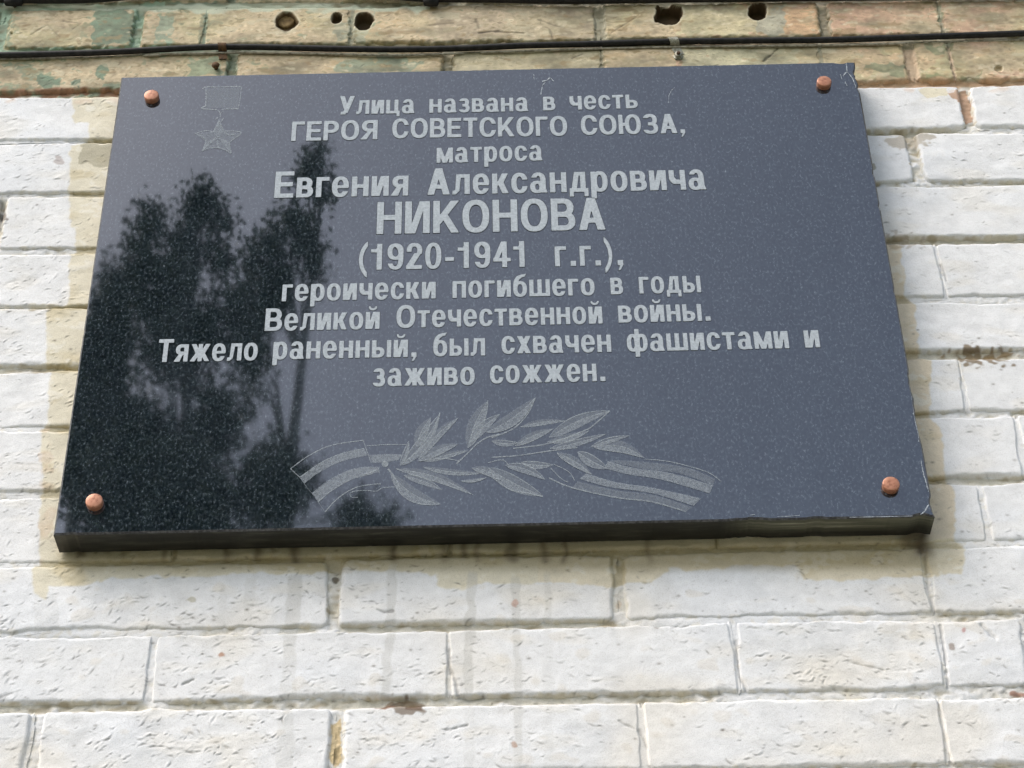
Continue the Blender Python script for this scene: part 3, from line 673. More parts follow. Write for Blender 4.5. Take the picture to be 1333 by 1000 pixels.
    if ch_ == 'а':
        w = .54; bw = ring(0, .47, -.015, .45, s*.95, .115)
        top = mx(ring(.03, w-.02, .12, H+.015, s, .13), -(Y-H*.62)); top = mx(top, -mx(X-.27, Y-H*.76))
        top = mx(top, -(Y-H*.58)); return mn(bw, top, rectf(X, Y, w-s-.02, .10, w-.02, H*.68), polyf(X, Y, [(w-s, 0), (w+.03, 0), (w-.02, .16), (w-s-.02, .2)])), w+.02
    if ch_ == 'р': w = .56; return mn(rectf(X, Y, 0, -.26, s, H), ring(.03, w, -.015, H+.015)), w
    if ch_ == 'б':
        w = .56; f = ring(0, w, -.015, .70)
        f = mn(f, mx(ell(X, Y, w*.62, .42, w*.62, .56), -ell(X, Y, w*.66, .40, w*.66-s, .44), X-w*.62, -(Y-.35)), polyf(X, Y, [(.30, .86), (w-.09, .90), (w-.02, 1.03), (.30, .985)])); return f, w
    if ch_ == 'ф': w = .82; return mn(rectf(X, Y, w/2-s/2, -.24, w/2+s/2, .98), ring(0, w/2+s*.4, -.01, H+.01), ring(w/2-s*.4, w, -.01, H+.01)), w
    if ch_ == 'д':
        w = .62; return mn(rectf(X, Y, 0, 0, w, h), rectf(X, Y, 0, -.17, .135, h), rectf(X, Y, w-.135, -.17, w, h), rectf(X, Y, w-.08-s, 0, w-.08, H), rectf(X, Y, .17, H-h, w-.08, H),
                          polyf(X, Y, [(.06, .05), (.06+s, .05), (.17+s*.95, H), (.17, H)])), w
    if c == 'л': w = .57; return mn(rectf(X, Y, w-s, 0, w, H), rectf(X, Y, .12, H-h, w, H), polyf(X, Y, [(.08, .06), (.08+s*.8, .12), (.12+s*.95, H), (.12, H)]), polyf(X, Y, [(-.01, -.01), (.10, -.005), (.24, .14), (.08, .15), (-.01, .13)])), w
    if c == 'м':
        w = .70; return mn(rectf(X, Y, 0, 0, s*.95, H), rectf(X, Y, w-s*.95, 0, w, H), diag(X, Y, w/2-s*.5, 0, 0+.01, H, s*1.05), diag(X, Y, w/2-s*.5, 0, w-s*1.1, H, s*1.05)), w
    if c == 'к':
        w = .54 if low else .73; return mn(rectf(X, Y, 0, 0, s, H), polyf(X, Y, [(s, H*.28), (s+.02, H*.28), (w-.0, H), (w-s*1.25, H), (s, H*.54)]) if not low else diag(X, Y, s*.7, H*.40, w-s*1.2, H, s*1.15), diag(X, Y, w-s*1.15, 0, s*.95, H*.58, s*1.15)), w
    if c == 'х': w = .55; return mn(diag(X, Y, 0, 0, w-s*1.2, H, s*1.2), diag(X, Y, w-s*1.2, 0, 0, H, s*1.2)), w
    if c == 'ж':
        w = .80; m_ = w/2; return mn(rectf(X, Y, m_-s/2, 0, m_+s/2, H), diag(X, Y, 0, 0, m_-s*.75, H*.60, s*1.1), diag(X, Y, m_-s*.9, H*.40, .02, H, s*1.1)if False else diag(X, Y, m_-s*.9, H*.38, .02, H, s*1.1),
                                    diag(X, Y, w-s*1.1, 0, m_-s*.35, H*.60, s*1.1), diag(X, Y, m_-s*.2, H*.38, w-s*1.12, H, s*1.1)), w
    if c == 'з':
        w = .49 if low else .66; f1 = ring(0, w, -.015, H*.5+h*.5); f2 = ring(.02, w-.03, H*.5-h*.5, H+.015)
        f1 = mx(f1, -mx(X-w*.50, H*.19-Y)); f2 = mx(f2, -mx(X-w*.50, Y-H*.81)); mid = rectf(X, Y, w*.34, H*.5-h*.5, w*.66, H*.5+h*.5)
        return mn(mx(f1, -mx(X-w*.5, H*.19-Y)), f2, mid), w
    if ch_ == 'У':
        w = .66; return mn(diag(X, Y, w*.30, .28, 0, 1, s*1.1), diag(X, Y, w*.24, .08, w-s*1.1, 1, s*1.1), rectf(X, Y, .06, -.01, w*.42, .135)), w
    if ch_ == 'А': w = .74; return mn(diag(X, Y, 0, 0, w/2-s*.62, 1, s*1.15), diag(X, Y, w-s*1.15, 0, w/2-s*.53, 1, s*1.15), rectf(X, Y, .18, .22, w-.18, .22+h)), w
    if ch_ == 'Ю': w = .98; return mn(rectf(X, Y, 0, 0, s, 1), rectf(X, Y, 0, .5-h/2, .34, .5+h/2), ring(.28, w, -.015, 1.015)), w
    if ch_ == '1': w = .46; return mn(rectf(X, Y, .20, 0, .20+.175, .985), rectf(X, Y, .0, .66, .25, .66+.12), polyf(X, Y, [(.16, .74), (.3, .74), (.3, .985), (.25, .985)])), w
    if ch_ == '0': w = .54; return ring(0, w, -.01, .99, .165, .13), w
    if ch_ == '9':
        w = .54; return mn(ring(0, w, .36, .99, .165, .125), mx(ring(0, w, -.01, .95, .165, .125), -mx(X-w*.5, .20-Y), mx(-X+w*.5, -9*np.ones_like(X)) if False else -mx(X-w*.46, -9+0*X)), mx(ring(0, w, -.01, .8, .165, .125), Y-.22)), w
    if ch_ == '2':
        w = .54; return mn(mx(ring(0.01, w-.01, .42, .99, .165, .13), -mx(X-w*.5, Y-.66), -(mx(Y-.56, -9+0*X)+.0)), rectf(X, Y, 0, 0, w-.01, .14), diag(X, Y, .0, .10, w-.27, .60, .22)), w
    if ch_ == '4': w = .58; return mn(rectf(X, Y, .30, 0, .46, .98), rectf(X, Y, 0, .22, w, .35), diag(X, Y, 0.0, .28, .27, .98, .17)), w
    if ch_ == '-': return rectf(X, Y, .03, .28, .33, .42), .36
    if ch_ == '.': return rectf(X, Y, .05, 0, .25, .19), .30
    if ch_ == ',': return mn(rectf(X, Y, .05, 0, .25, .19), polyf(X, Y, [(.06, -.20), (.14, -.17), (.25, .02), (.15, .02)])), .30
    if ch_ == '(': return mx(ell(X, Y, .62, .40, .60, .82, 2), -ell(X, Y, .72, .40, .57, .74, 2), X-.30), .32
    if ch_ == ')': return mx(ell(X, Y, -.32, .40, .60, .82, 2), -ell(X, Y, -.42, .40, .57, .74, 2), -X), .32
    raise ValueError(ch_)
def bowl_flip(X, Y, x0, x1, y0, y1, s, h):
    cy = (y0+y1)/2; ry = (y1-y0)/2; rx = min(x1-x0-.02, ry*1.05); cx = x1-rx
    o_ = np.where(X > cx, ell(X, Y, cx, cy, rx, ry, 2.2), np.maximum(np.abs(Y-cy)-ry, x0-X))
    i_ = np.where(X > cx, ell(X, Y, cx, cy, rx-s, ry-h, 2.2), np.maximum(np.abs(Y-cy)-(ry-h), x0-1-X))
    return np.maximum(o_, -i_)
def marching(F, X, Z, V, Fc, y0, y1):
    """fills V,Fc with the area F<0 at depth y0 and with side walls back to y1"""
    n, m = F.shape; F = np.where(F == 0, 1e-9, F); ins = F < 0
    vid = {}
    def gv(j, i):
        k = (j, i)
        if k not in vid: vid[k] = len(V); V.append((X[j, i], y0, Z[j, i]))
        return vid[k]
    def ev(j0, i0, j1, i1):
        k = (j0, i0, j1, i1) if (j0, i0) < (j1, i1) else (j1, i1, j0, i0)
        if k not in vid:
            a, b_ = F[k[0], k[1]], F[k[2], k[3]]; t_ = a/(a-b_)
            vid[k] = len(V); V.append((X[k[0], k[1]]*(1-t_)+X[k[2], k[3]]*t_, y0, Z[k[0], k[1]]*(1-t_)+Z[k[2], k[3]]*t_))
        return vid[k]
    cnt = ins[:-1, :-1].astype(int)+ins[:-1, 1:]+ins[1:, 1:]+ins[1:, :-1]
    # full cells: merge runs along each row
    for j in range(n-1):
        i = 0; row = cnt[j]
        while i < m-1:
            if row[i] == 0: i += 1; continue
            if row[i] == 4:
                Fc.append((gv(j, i), gv(j, i+1), gv(j+1, i+1), gv(j+1, i))); i += 1; continue
            cs = [(j, i), (j, i+1), (j+1, i+1), (j+1, i)]; poly = []; cr = []
            for q in range(4):
                a, b_ = cs[q], cs[(q+1) % 4]
                if ins[a]: poly.append(gv(*a))
                if ins[a] != ins[b_]:
                    e_ = ev(*a, *b_); poly.append(e_); cr.append((e_, ins[a]))
            if len(poly) >= 3: Fc.append(tuple(poly))
            if len(cr) == 2:
                (ea, la), (eb, lb) = cr
                if not la: ea, eb = eb, ea
                pa, pb = V[ea], V[eb]; k0 = len(V)
                V.extend([pa, pb, (pb[0], y1, pb[2]), (pa[0], y1, pa[2])]); Fc.append((k0, k0+3, k0+2, k0+1))
            i += 1
m_let, t, b = mat('frosted_letter', lin(150, 160, 166), .65, spec=.35)
t.links.new(ramp(t, noise_tex(t, 430, 4, .7), [(.28, tuple(lin(142, 150, 156))), (.5, tuple(lin(166, 174, 180))), (.72, tuple(lin(186, 193, 198)))]), b.inputs['Base Color'])
bump(t, b, noise_tex(t, 500, 3), .0003, .3)
LINES = [   # words of a line: text, left px, baseline px at left, right px, baseline px at right, cap height px
 [('Улица', 441.7, 148.8, 539.3, 147.2, 23.4), ('названа', 558.8, 146.8, 687.6, 144.6, 23.4), ('в', 707.4, 143.8, 723.2, 143.3, 23.4), ('честь', 742, 143.0, 830.6, 140.6, 23.4)],
 [('ГЕРОЯ', 378.8, 183.6, 491, 181.2, 25), ('СОВЕТСКОГО', 510.4, 179.8, 738.8, 176.4, 25), ('СОЮЗА,', 756.8, 175.4, 893.6, 173, 25)],
 [('матроса', 568.3, 212, 706, 208.6, 25.5)],
 [('Евгения', 356.6, 257.6, 531.3, 254.4, 34), ('Александровича', 556.3, 253.6, 919.3, 246.4, 34)],
 [('НИКОНОВА', 490, 304.8, 788.3, 298.8, 41.5)],
 [('(1920-1941', 466, 351.6, 686.5, 347.2, 34), ('г.г.),', 722.8, 346.6, 813.3, 345, 34)],
 [('героически', 366.6, 392.2, 567, 388.4, 28.5), ('погибшего', 589, 387.8, 774.5, 384, 28.5), ('в', 795.4, 383.2, 811.6, 382.8, 28.5), ('годы', 832.6, 382.2, 913, 380.4, 28.5)],
 [('Великой', 344.3, 430.8, 493.8, 428, 29), ('Отечественной', 515.8, 426.8, 784.6, 421, 29), ('войны.', 805.5, 420, 927, 417.4, 29)],
 [('Тяжело', 204, 471.4, 334.5, 468.8, 29.5), ('раненный,', 354.8, 467.8, 543.8, 464.4, 29.5), ('был', 564, 463.6, 631.6, 462.6, 29.5), ('схвачен', 653, 460.4, 796, 458, 29.5), ('фашистами', 816.7, 457.6, 1027.7, 453.2, 29.5), ('и', 1048.6, 452.6, 1068, 452, 29.5)],
 [('заживо', 484.7, 502.8, 618, 500.6, 30), ('сожжен.', 638, 499, 790, 496, 30)],
]
YL = -.0006; GAP = .095
m_rim_shade, t, b = mat('painted_rim_shade', (.008, .010, .012), .8, spec=.2)  # flat dark sheet rimming each letter, painted shade of a cut edge
for li, words in enumerate(LINES):
    V = []; Fc = []; GV = []; GF = []
    for txt, x0, y0, x1, y1, cap in words:
        A = at(x0, y0, YL); B = at(x1, y1, YL); Cp = at(x0, y0-cap, YL); capm = Cp[2]-A[2]
        # natural width
        xx = np.zeros((1, 1)); adv = [glyph(ch, xx, xx)[1] for ch in txt]
        total = sum(adv)+GAP*(len(txt)-1)
        sx = math.hypot(B[0]-A[0], B[2]-A[2])/total; sz = capm; step = .00060
        slope = (B[2]-A[2])/(B[0]-A[0]); cur = 0
        for ch, ad in zip(txt, adv):
            gx0, gx1 = cur-.05, cur+ad+.05; nn = int((gx1-gx0)*sx/step)+2; mm_ = int(1.62*sz/step)+2
            lx, ly = np.meshgrid(np.linspace(gx0, gx1, nn), np.linspace(-.30, 1.32, mm_))
            Fd, _ = glyph(ch, lx-cur, ly)
            marching(Fd, A[0]+lx*sx, A[2]+ly*sz+lx*sx*slope, V, Fc, YL, .0002)
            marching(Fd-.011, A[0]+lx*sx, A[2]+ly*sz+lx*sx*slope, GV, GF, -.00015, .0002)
            cur += ad+GAP
    o = link('lettering', pymesh('lettering', V, Fc), m_let, plaque)
    o['label'] = 'engraved line reading ' + ' '.join(w_[0] for w_ in words)
    link('letter_rim_shade', pymesh('letter_rim_shade', GV, GF), m_rim_shade, o)

# ---- etched medal, laurel and ribbon: thin frosted sheets, stippled by the etching needle
def etch_mat(name, cover, col):
    m, t, b = mat(name, col, .7, spec=.3)
    tr = node(t, 'ShaderNodeBsdfTransparent'); mx_ = node(t, 'ShaderNodeMixShader')
    f = ramp(t, noise_tex(t, 330, 4, .7), [(.5-cover*.32, (cover*1.35,)*3), (.5+.22, (cover*.45,)*3)])
    t.links.new(f, mx_.inputs[0]); t.links.new(tr.outputs[0], mx_.inputs[1]); t.links.new(b.outputs[0], mx_.inputs[2])
    t.links.new(mx_.outputs[0], t.nodes['Material Output'].inputs[0]); return m
m_fill = etch_mat('etched_fill', .43, lin(160, 168, 176)); m_line = etch_mat('etched_line', .40, lin(180, 188, 192)); m_faint = etch_mat('etched_faint', .21, lin(160, 168, 176))
class Sheet:
    def __init__(s): s.V = []; s.F = []; s.M = []; s.k = 0
    def add(s, pts, mi):
        s.k += 1; y = -.00022-.000012*(s.k % 40); n0 = len(s.V)
        s.V.extend([tuple(at(x, y_, y)) for x, y_ in pts]); s.F.append(tuple(range(n0, n0+len(pts)))); s.M.append(mi)
    def line(s, pts, w, mi=1, taper=False):
        P = smooth_line(pts); L = []; R_ = []; n_ = len(P)
        for i, (x, y) in enumerate(P):
            a = P[max(i-1, 0)]; b_ = P[min(i+1, n_-1)]; dx, dy = b_[0]-a[0], b_[1]-a[1]; l = math.hypot(dx, dy)+1e-9
            ww = w*(.35+.65*math.sin(math.pi*min(1, (i+.5)/n_)) if taper else 1)*random.uniform(.8, 1.15)/2
            L.append((x-dy/l*ww, y+dx/l*ww)); R_.append((x+dy/l*ww, y-dx/l*ww))
        s.k += 1; y0 = -.00022-.000012*(s.k % 40); k0 = len(s.V)
        s.V.extend([tuple(at(x, y_, y0)) for x, y_ in L+R_])
        for i in range(n_-1): s.F.append((k0+i, k0+i+1, k0+n_+i+1, k0+n_+i)); s.M.append(mi)
    def leaf(s, x0, y0, x1, y1, w, bend=.12, vein=True):
        dx, dy = x1-x0, y1-y0; nx, ny = -dy, dx; A_ = []; B_ = []; Md = []
        l = math.hypot(dx, dy)
        for i in range(11):
            f = i/10; c = bend*math.sin(math.pi*f); cx, cy = x0+dx*f+nx*c, y0+dy*f+ny*c
            hw = w*(math.sin(math.pi*f**.85)**.8 if 0 < f < 1 else 0)
            A_.append((cx+nx/l*hw, cy+ny/l*hw)); B_.append((cx-nx/l*hw*.9, cy-ny/l*hw*.9)); Md.append((cx, cy))
        s.add(A_+Md[::-1][1:-1], 0); s.add(Md+B_[::-1][1:-1], 2)
        s.line(A_ if random.random() < .5 else B_, 1.1, 1, True)
        if vein: s.line(Md, .8, 1, True)
    def build(s, name, label):
        me = pymesh(name, s.V, s.F)
        for m in (m_fill, m_line, m_faint): me.materials.append(m)
        me.polygons.foreach_set('material_index', s.M)
        o = link(name, me, None, plaque); o['label'] = label; return o
def smooth_line(pts, k=6):
    P = [pts[0]]+list(pts)+[pts[-1]]; out = []
    for i in range(1, len(P)-2):
        p0, p1, p2, p3 = P[i-1:i+3]
        for j in range(k):
            t_ = j/k; f = lambda a: .5*(2*p1[a]+(-p0[a]+p2[a])*t_+(2*p0[a]-5*p1[a]+4*p2[a]-p3[a])*t_*t_+(-p0[a]+3*p1[a]-3*p2[a]+p3[a])*t_**3)
            out.append((f(0), f(1)))
    out.append(pts[-1]); return out
za = lambda x, y: (350+x/4.443, 500+y/4.443)
zc_ = lambda x, y: (640+x/4.3, 500+y/4.3)
sh = Sheet()
def band(f, top, bot, mi):
    T = smooth_line([f(*p) for p in top]); Bt = smooth_line([f(*p) for p in bot])
    n_ = min(len(T), len(Bt)); k0 = len(sh.V); sh.k += 1; y0 = -.00022-.000012*(sh.k % 40)
    T = [T[int(i*(len(T)-1)/(n_-1))] for i in range(n_)]; Bt = [Bt[int(i*(len(Bt)-1)/(n_-1))] for i in range(n_)]
    sh.V.extend([tuple(at(x, y, y0)) for x, y in T+Bt])
    for i in range(n_-1): sh.F.append((k0+i, k0+i+1, k0+n_+i+1, k0+n_+i)); sh.M.append(mi)
band(za, [(175, 538), (300, 455), (420, 402), (550, 372)], [(205, 577), (290, 512), (420, 448), (572, 412)], 0)
band(za, [(248, 632), (340, 560), (450, 503), (545, 480), (640, 480)], [(285, 682), (370, 612), (480, 550), (560, 524), (640, 512)], 0)
band(za, [(580, 412), (680, 404), (770, 408)], [(598, 456), (670, 452), (750, 440)], 0)
for p, w_ in [([(125, 490), (230, 415), (360, 355), (545, 325)], 1.2), ([(545, 325), (575, 410), (592, 455)], 1), ([(325, 740), (400, 660), (500, 600), (600, 580), (650, 578)], 1.2),
              ([(125, 490), (180, 540)], 1), ([(205, 577), (248, 632)], .35), ([(285, 682), (325, 740)], .35), ([(565, 358), (680, 350), (800, 350)], .9), ([(180, 540), (300, 455), (420, 402), (550, 372)], .8),
              ([(285, 682), (370, 612), (480, 550), (600, 518)], 1.0), ([(500, 618), (470, 632), (480, 655), (515, 655)], .7), ([(480, 622), (560, 615), (620, 620), (660, 600), (740, 595)], .9), ([(545, 525), (590, 510), (628, 495)], 1.6),
              ([(690, 490), (730, 545), (760, 605)], 2.2), ([(1085, 460), (1150, 400), (1200, 350), (1260, 310), (1333, 290)], 1.6), ([(760, 470), (850, 395), (940, 300), (990, 165)], 1.6), ([(870, 445), (1000, 430), (1100, 445)], .9)]:
    sh.line([za(*q) for q in p], w_)
k = [za(672+20*math.cos(a_), 462+18*math.sin(a_)) for a_ in np.linspace(0, 6.28, 13)[:-1]]; sh.add(k, 1)
for q in [(760, 465, 810, 330, 17, .05), (850, 365, 935, 195, 36, -.06), (775, 470, 990, 175, 38, .05), (865, 435, 1095, 195, 26, -.06), (860, 445, 1095, 345, 28, -.05), (900, 448, 1150, 385, 18, -.02), (890, 480, 1235, 515, 17, .03),
          (735, 490, 1180, 640, 26, -.06), (780, 530, 1000, 612, 22, -.04), (705, 520, 995, 695, 42, .10), (1150, 370, 1268, 95, 46, -.05), (1160, 340, 1335, 175, 30, -.05), (1175, 485, 1340, 555, 24, -.1), (1110, 560, 1260, 540, 10, .04)]:
    x0, y0 = za(q[0], q[1]); x1, y1 = za(q[2], q[3]); sh.leaf(x0, y0, x1, y1, q[4]/4.443, q[5])
for q in [(-30, 270, 245, 75, 38, .06), (160, 240, 415, 205, 16, -.04), (320, 300, 660, 150, 36, -.05), (310, 325, 545, 262, 22, .02), (130, 345, 345, 250, 24, -.04), (325, 362, 640, 280, 20, .02), (555, 352, 770, 290, 16, -.03), (570, 352, 855, 412, 34, -.12),
          (365, 385, 560, 505, 26, -.05), (480, 380, 650, 475, 34, .03), (75, 455, 300, 535, 26, -.08), (-20, 470, 288, 628, 44, .03), (165, 440, 345, 452, 22, .05), (0, 320, 150, 330, 18, .05)]:
    x0, y0 = zc_(q[0], q[1]); x1, y1 = zc_(q[2], q[3]); sh.leaf(x0, y0, x1, y1, q[4]/4.3, q[5])
for p, w_ in [([(120, 360), (330, 330), (545, 250)], 1.4), ([(545, 250), (600, 205), (660, 150)], 1.6), ([(0, 300), (120, 250), (200, 170), (243, 80)], 1.6), ([(0, 410), (150, 400), (320, 375), (480, 355)], 1.3),
              ([(-20, 440), (60, 425), (100, 460)], 1), ([(855, 420), (1000, 435), (1200, 490), (1285, 545)], 1), ([(320, 525), (450, 580), (700, 635), (900, 660), (1090, 715)], 1.6),
              ([(350, 450), (430, 490), (465, 540)], 1), ([(330, 470), (390, 530), (430, 550)], 1), ([(0, 520), (100, 590), (200, 610), (285, 630)], 1.2)]:
    sh.line([zc_(*q) for q in p], w_)
band(zc_, [(650, 432), (800, 470), (1000, 498), (1240, 568)], [(632, 470), (760, 505), (950, 535), (1220, 612)], 0)
band(zc_, [(530, 500), (700, 550), (900, 580), (1172, 640)], [(492, 530), (650, 575), (900, 612), (1130, 682)], 0)
band(zc_, [(700, 425), (900, 440), (1100, 470), (1250, 530)], [(650, 432), (850, 475), (1050, 500), (1240, 568)], 2)
band(zc_, [(480, 545), (700, 595), (900, 620), (1125, 690)], [(450, 580), (700, 632), (900, 660), (1090, 712)], 2)
sh.build('laurel_engraving', 'faint etched laurel branch lying on a striped ribbon')
sh = Sheet(); z1 = lambda x, y: (220+x/8.33, 90+y/8.33)
sh.add([z1(*p) for p in [(400, 215), (770, 200), (755, 425), (395, 425)]], 2)
for p, w_ in [([(365, 215), (400, 195), (500, 195)], 1.6), ([(500, 195), (640, 192), (785, 188)], 1.1), ([(785, 190), (775, 300), (752, 425)], .9), ([(400, 210), (402, 320), (398, 400)], 1.2), ([(398, 400), (350, 425), (430, 435), (520, 440)], 1.5),
              ([(570, 440), (640, 432), (755, 430)], 1.2), ([(525, 442), (552, 470), (555, 520)], 1.2), ([(590, 445), (562, 480)], .8), ([(530, 520), (505, 550)], 1.3), ([(590, 530), (570, 570)], 1.1),
              ([(280, 700), (400, 668), (470, 680)], 1.0), ([(600, 672), (700, 672), (785, 692), (700, 760), (660, 790)], 1.2), ([(300, 705), (380, 745), (395, 790), (360, 890)], .9), ([(360, 890), (420, 820), (510, 740)], 1.2),
              ([(545, 560), (500, 650), (470, 690)], 1.2), ([(545, 560), (585, 650), (600, 672)], .9), ([(660, 790), (660, 850), (670, 912), (600, 870), (520, 850)], 1.1), ([(520, 740), (560, 735)], 1), ([(525, 770), (535, 860)], 1.4), ([(600, 690), (660, 712), (720, 700)], 1.6), ([(520, 855), (440, 850), (360, 890)], .8)]:
    sh.line([z1(*q) for q in p], w_)
star = [(545, 540), (600, 672), (785, 694), (655, 785), (672, 912), (520, 850), (362, 890), (400, 790), (280, 698), (475, 680)]
cxs, cys = 530, 745
for i in range(10):
    a_, b_ = star[i], star[(i+1) % 10]; sh.add([z1(cxs, cys), z1(*a_), z1(*b_)], 0 if i % 3 == 0 else 2)
sh.build('medal_engraving', 'faint etched star medal hanging from a small bar')
# scratches and chipped stone on the slab
m_scr, t, b = mat('scratched_stone', lin(176, 184, 190), .7)
t.links.new(ramp(t, noise_tex(t, 500, 3, .7), [(.35, tuple(lin(86, 94, 104))), (.62, tuple(lin(186, 194, 200)))]), b.inputs['Base Color'])
for pts, w_ in [([(704, 124), (706, 112), (710, 107)], 1.6), ([(706, 106), (713, 104), (716, 101), (721, 106)], 1.8), ([(695, 97), (695, 102)], 1), ([(870, 134), (872, 121), (878, 114)], 1.1), ([(1102, 83), (1102, 93), (1097, 99)], 2.2),
                ([(1102, 93), (1108, 100), (1112, 108), (1114, 114)], 2), ([(1094, 97), (1096, 103)], 1.6), ([(1100, 106), (1103, 112)], 1.2), ([(1189, 538), (1194, 560), (1196, 575)], 1.8), ([(1199, 600), (1202, 616), (1206, 630), (1209, 640)], 2),
                ([(1209, 657), (1203, 666), (1198, 670)], 2.4), ([(1106, 673.4), (1140, 672.8), (1170, 672.2), (1188, 671.7)], 1.5), ([(1012, 672.8), (1028, 672.0), (1041, 671.0)], 1.3), ([(976, 670.5), (983, 670)], 1.4), ([(1184, 500), (1190, 542)], .8)]:
    P = smooth_line(pts, 4); V = []; Fc = []; n_ = len(P)
    for i, (x, y) in enumerate(P):
        a_ = P[max(i-1, 0)]; b_ = P[min(i+1, n_-1)]; dx, dy = b_[0]-a_[0], b_[1]-a_[1]; l = math.hypot(dx, dy)+1e-9
        x += random.gauss(0, .25); ww = w_*random.uniform(.08, .42)
        V += [tuple(at(x-dy/l*ww, y+dx/l*ww, -.00035)), tuple(at(x+dy/l*ww, y-dx/l*ww, -.00035))]
    for i in range(n_-1): Fc.append((2*i, 2*i+1, 2*i+3, 2*i+2))
    link('scratch', pymesh('scratch', V, Fc), m_scr, plaque)
# bolt caps
m_cop, t, b = mat('copper_paint', lin(196, 130, 98), .4, .25, spec=.5)
t.links.new(ramp(t, noise_tex(t, 260, 4, .6), [(.3, tuple(lin(130, 82, 60))), (.45, tuple(lin(176, 120, 92))), (.7, tuple(lin(192, 138, 110)))]), b.inputs['Base Color'])
capme = None
for x, y in [(197, 124), (1073, 106), (122.5, 652), (1160, 630)]:
    P = at(x, y, -.0055)
    if capme is None:
        r_ = .0079
        capme = disc_profile('bolt_cap', 0, 0, [(r_*.97, .0004), (r_, -.0012), (r_, -.0052), (r_*.975, -.0059), (r_*.93, -.0063), (r_*.88, -.0065), (r_*.3, -.0066)], 40)
        capme.materials.append(m_cop); capme['local'] = 1
    o = bpy.data.objects.new('bolt_cap', capme); COL.objects.link(o); o.parent = plaque; o.location = (P[0], 0, P[2]-Z0); o.rotation_euler = (0, random.uniform(0, 3), 0)

# ------------------------------------------------------------------ cables and their clips
def tube(name, pts, r, seg=14, jit=0, r1=None):
    n_ = len(pts); V = []; Fc = []; P = [Vector([float(c_) for c_ in p]) for p in pts]
    for i, p in enumerate(P):
        d = (P[min(i+1, n_-1)]-P[max(i-1, 0)]).normalized(); a_ = d.cross(Vector((0, 0, 1)))
        if a_.length < .1: a_ = d.cross(Vector((0, 1, 0)))
        a_.normalize(); b_ = d.cross(a_); rr = float(r if r1 is None else r+(r1-r)*i/(n_-1))
        rr *= 1+jit*random.uniform(-1, 1)
        for s in range(seg):
            q = 2*math.pi*s/seg; V.append(p+(a_*math.cos(q)+b_*math.sin(q))*rr)
    for i in range(n_-1):
        for s in range(seg):
            s2 = (s+1) % seg; Fc.append((i*seg+s, i*seg+s2, (i+1)*seg+s2, (i+1)*seg+s))
    Fc.append(tuple(range(seg-1, -1, -1))); Fc.append(tuple(range((n_-1)*seg, n_*seg)))
    return pymesh(name, V, Fc, True)
def run(pts, y, extend=True):
    pts = list(pts); P = smooth_line(pts, 14); Q = [Vector(at(x, y_, y if not callable(y) else y(x))) for x, y_ in P]
    if extend:
        Q.insert(0, Q[0]+Vector((-.55, .0, .004))); Q.append(Q[-1]+Vector((.5, 0, -.002)))
    return Q
m_cab, t, b = mat('black_cable', (.018, .018, .018), .55, spec=.25)
t.links.new(ramp(t, noise_tex(t, 160, 4), [(.35, (.008, .008, .008)), (.7, (.03, .028, .025))]), b.inputs['Base Color'])
m_grey, t, b = mat('grey_cable', lin(160, 158, 140), .6)
t.links.new(ramp(t, noise_tex(t, 200, 4), [(.35, tuple(lin(120, 114, 96))), (.6, tuple(lin(176, 170, 152)))]), b.inputs['Base Color'])
def solo(name, me, m, label, cat, group=None):
    o = link(name, me, m); o['label'] = label; o['category'] = cat
    if group: o['group'] = group
    return o
yc = WALLY-.0045
solo('cable', tube('cable', run([(-10, 72), (60, 70.5), (130, 68.5), (200, 65), (270, 61.5), (340, 61.5), (430, 63.5), (520, 64.5), (600, 63), (680, 59.5), (760, 57.5), (860, 54.5), (960, 53.2), (1080, 52), (1160, 49.5), (1250, 46.5), (1345, 43)], yc), .0036), m_cab,
     'black round cable running right across the wall just above the plaque', 'cable')
solo('cable', tube('cable', run([(-10, 77), (100, 75.5), (200, 72), (215, 70.5), (290, 69), (330, 68.5), (400, 69.8), (520, 71.8), (600, 69.5), (680, 66.5), (760, 64), (860, 61.8), (960, 60.3), (1080, 59), (1160, 57), (1250, 54.4), (1345, 51.5)], lambda x: WALLY-.0022+(.003 if x < 190 else 0)+(.0028 if 600 < x < 625 or x > 1180 else 0)), .0013, 8), m_grey,
     'thin pale grey wire directly under the black cable above the plaque', 'wire')
solo('cable', tube('cable', run([(-10, -1.5), (100, -.5), (180, -6), (300, -14), (420, -15), (540, -3.5), (640, -1.5), (740, 0.2), (860, -1.5), (1000, -3), (1345, -7)], WALLY-.006), .0048), m_cab,
     'black cable along the very top edge of the picture', 'cable')
m_rust, t, b = mat('rusty_steel', lin(90, 66, 44), .75, .3)
t.links.new(ramp(t, noise_tex(t, 350, 5, .7), [(.3, tuple(lin(44, 32, 20))), (.6, tuple(lin(104, 76, 46)))]), b.inputs['Base Color'])
m_zinc, t, b = mat('weathered_zinc', lin(150, 148, 130), .55, .4)
t.links.new(ramp(t, noise_tex(t, 400, 5, .7), [(.3, tuple(lin(86, 80, 58))), (.65, tuple(lin(178, 176, 160)))]), b.inputs['Base Color'])
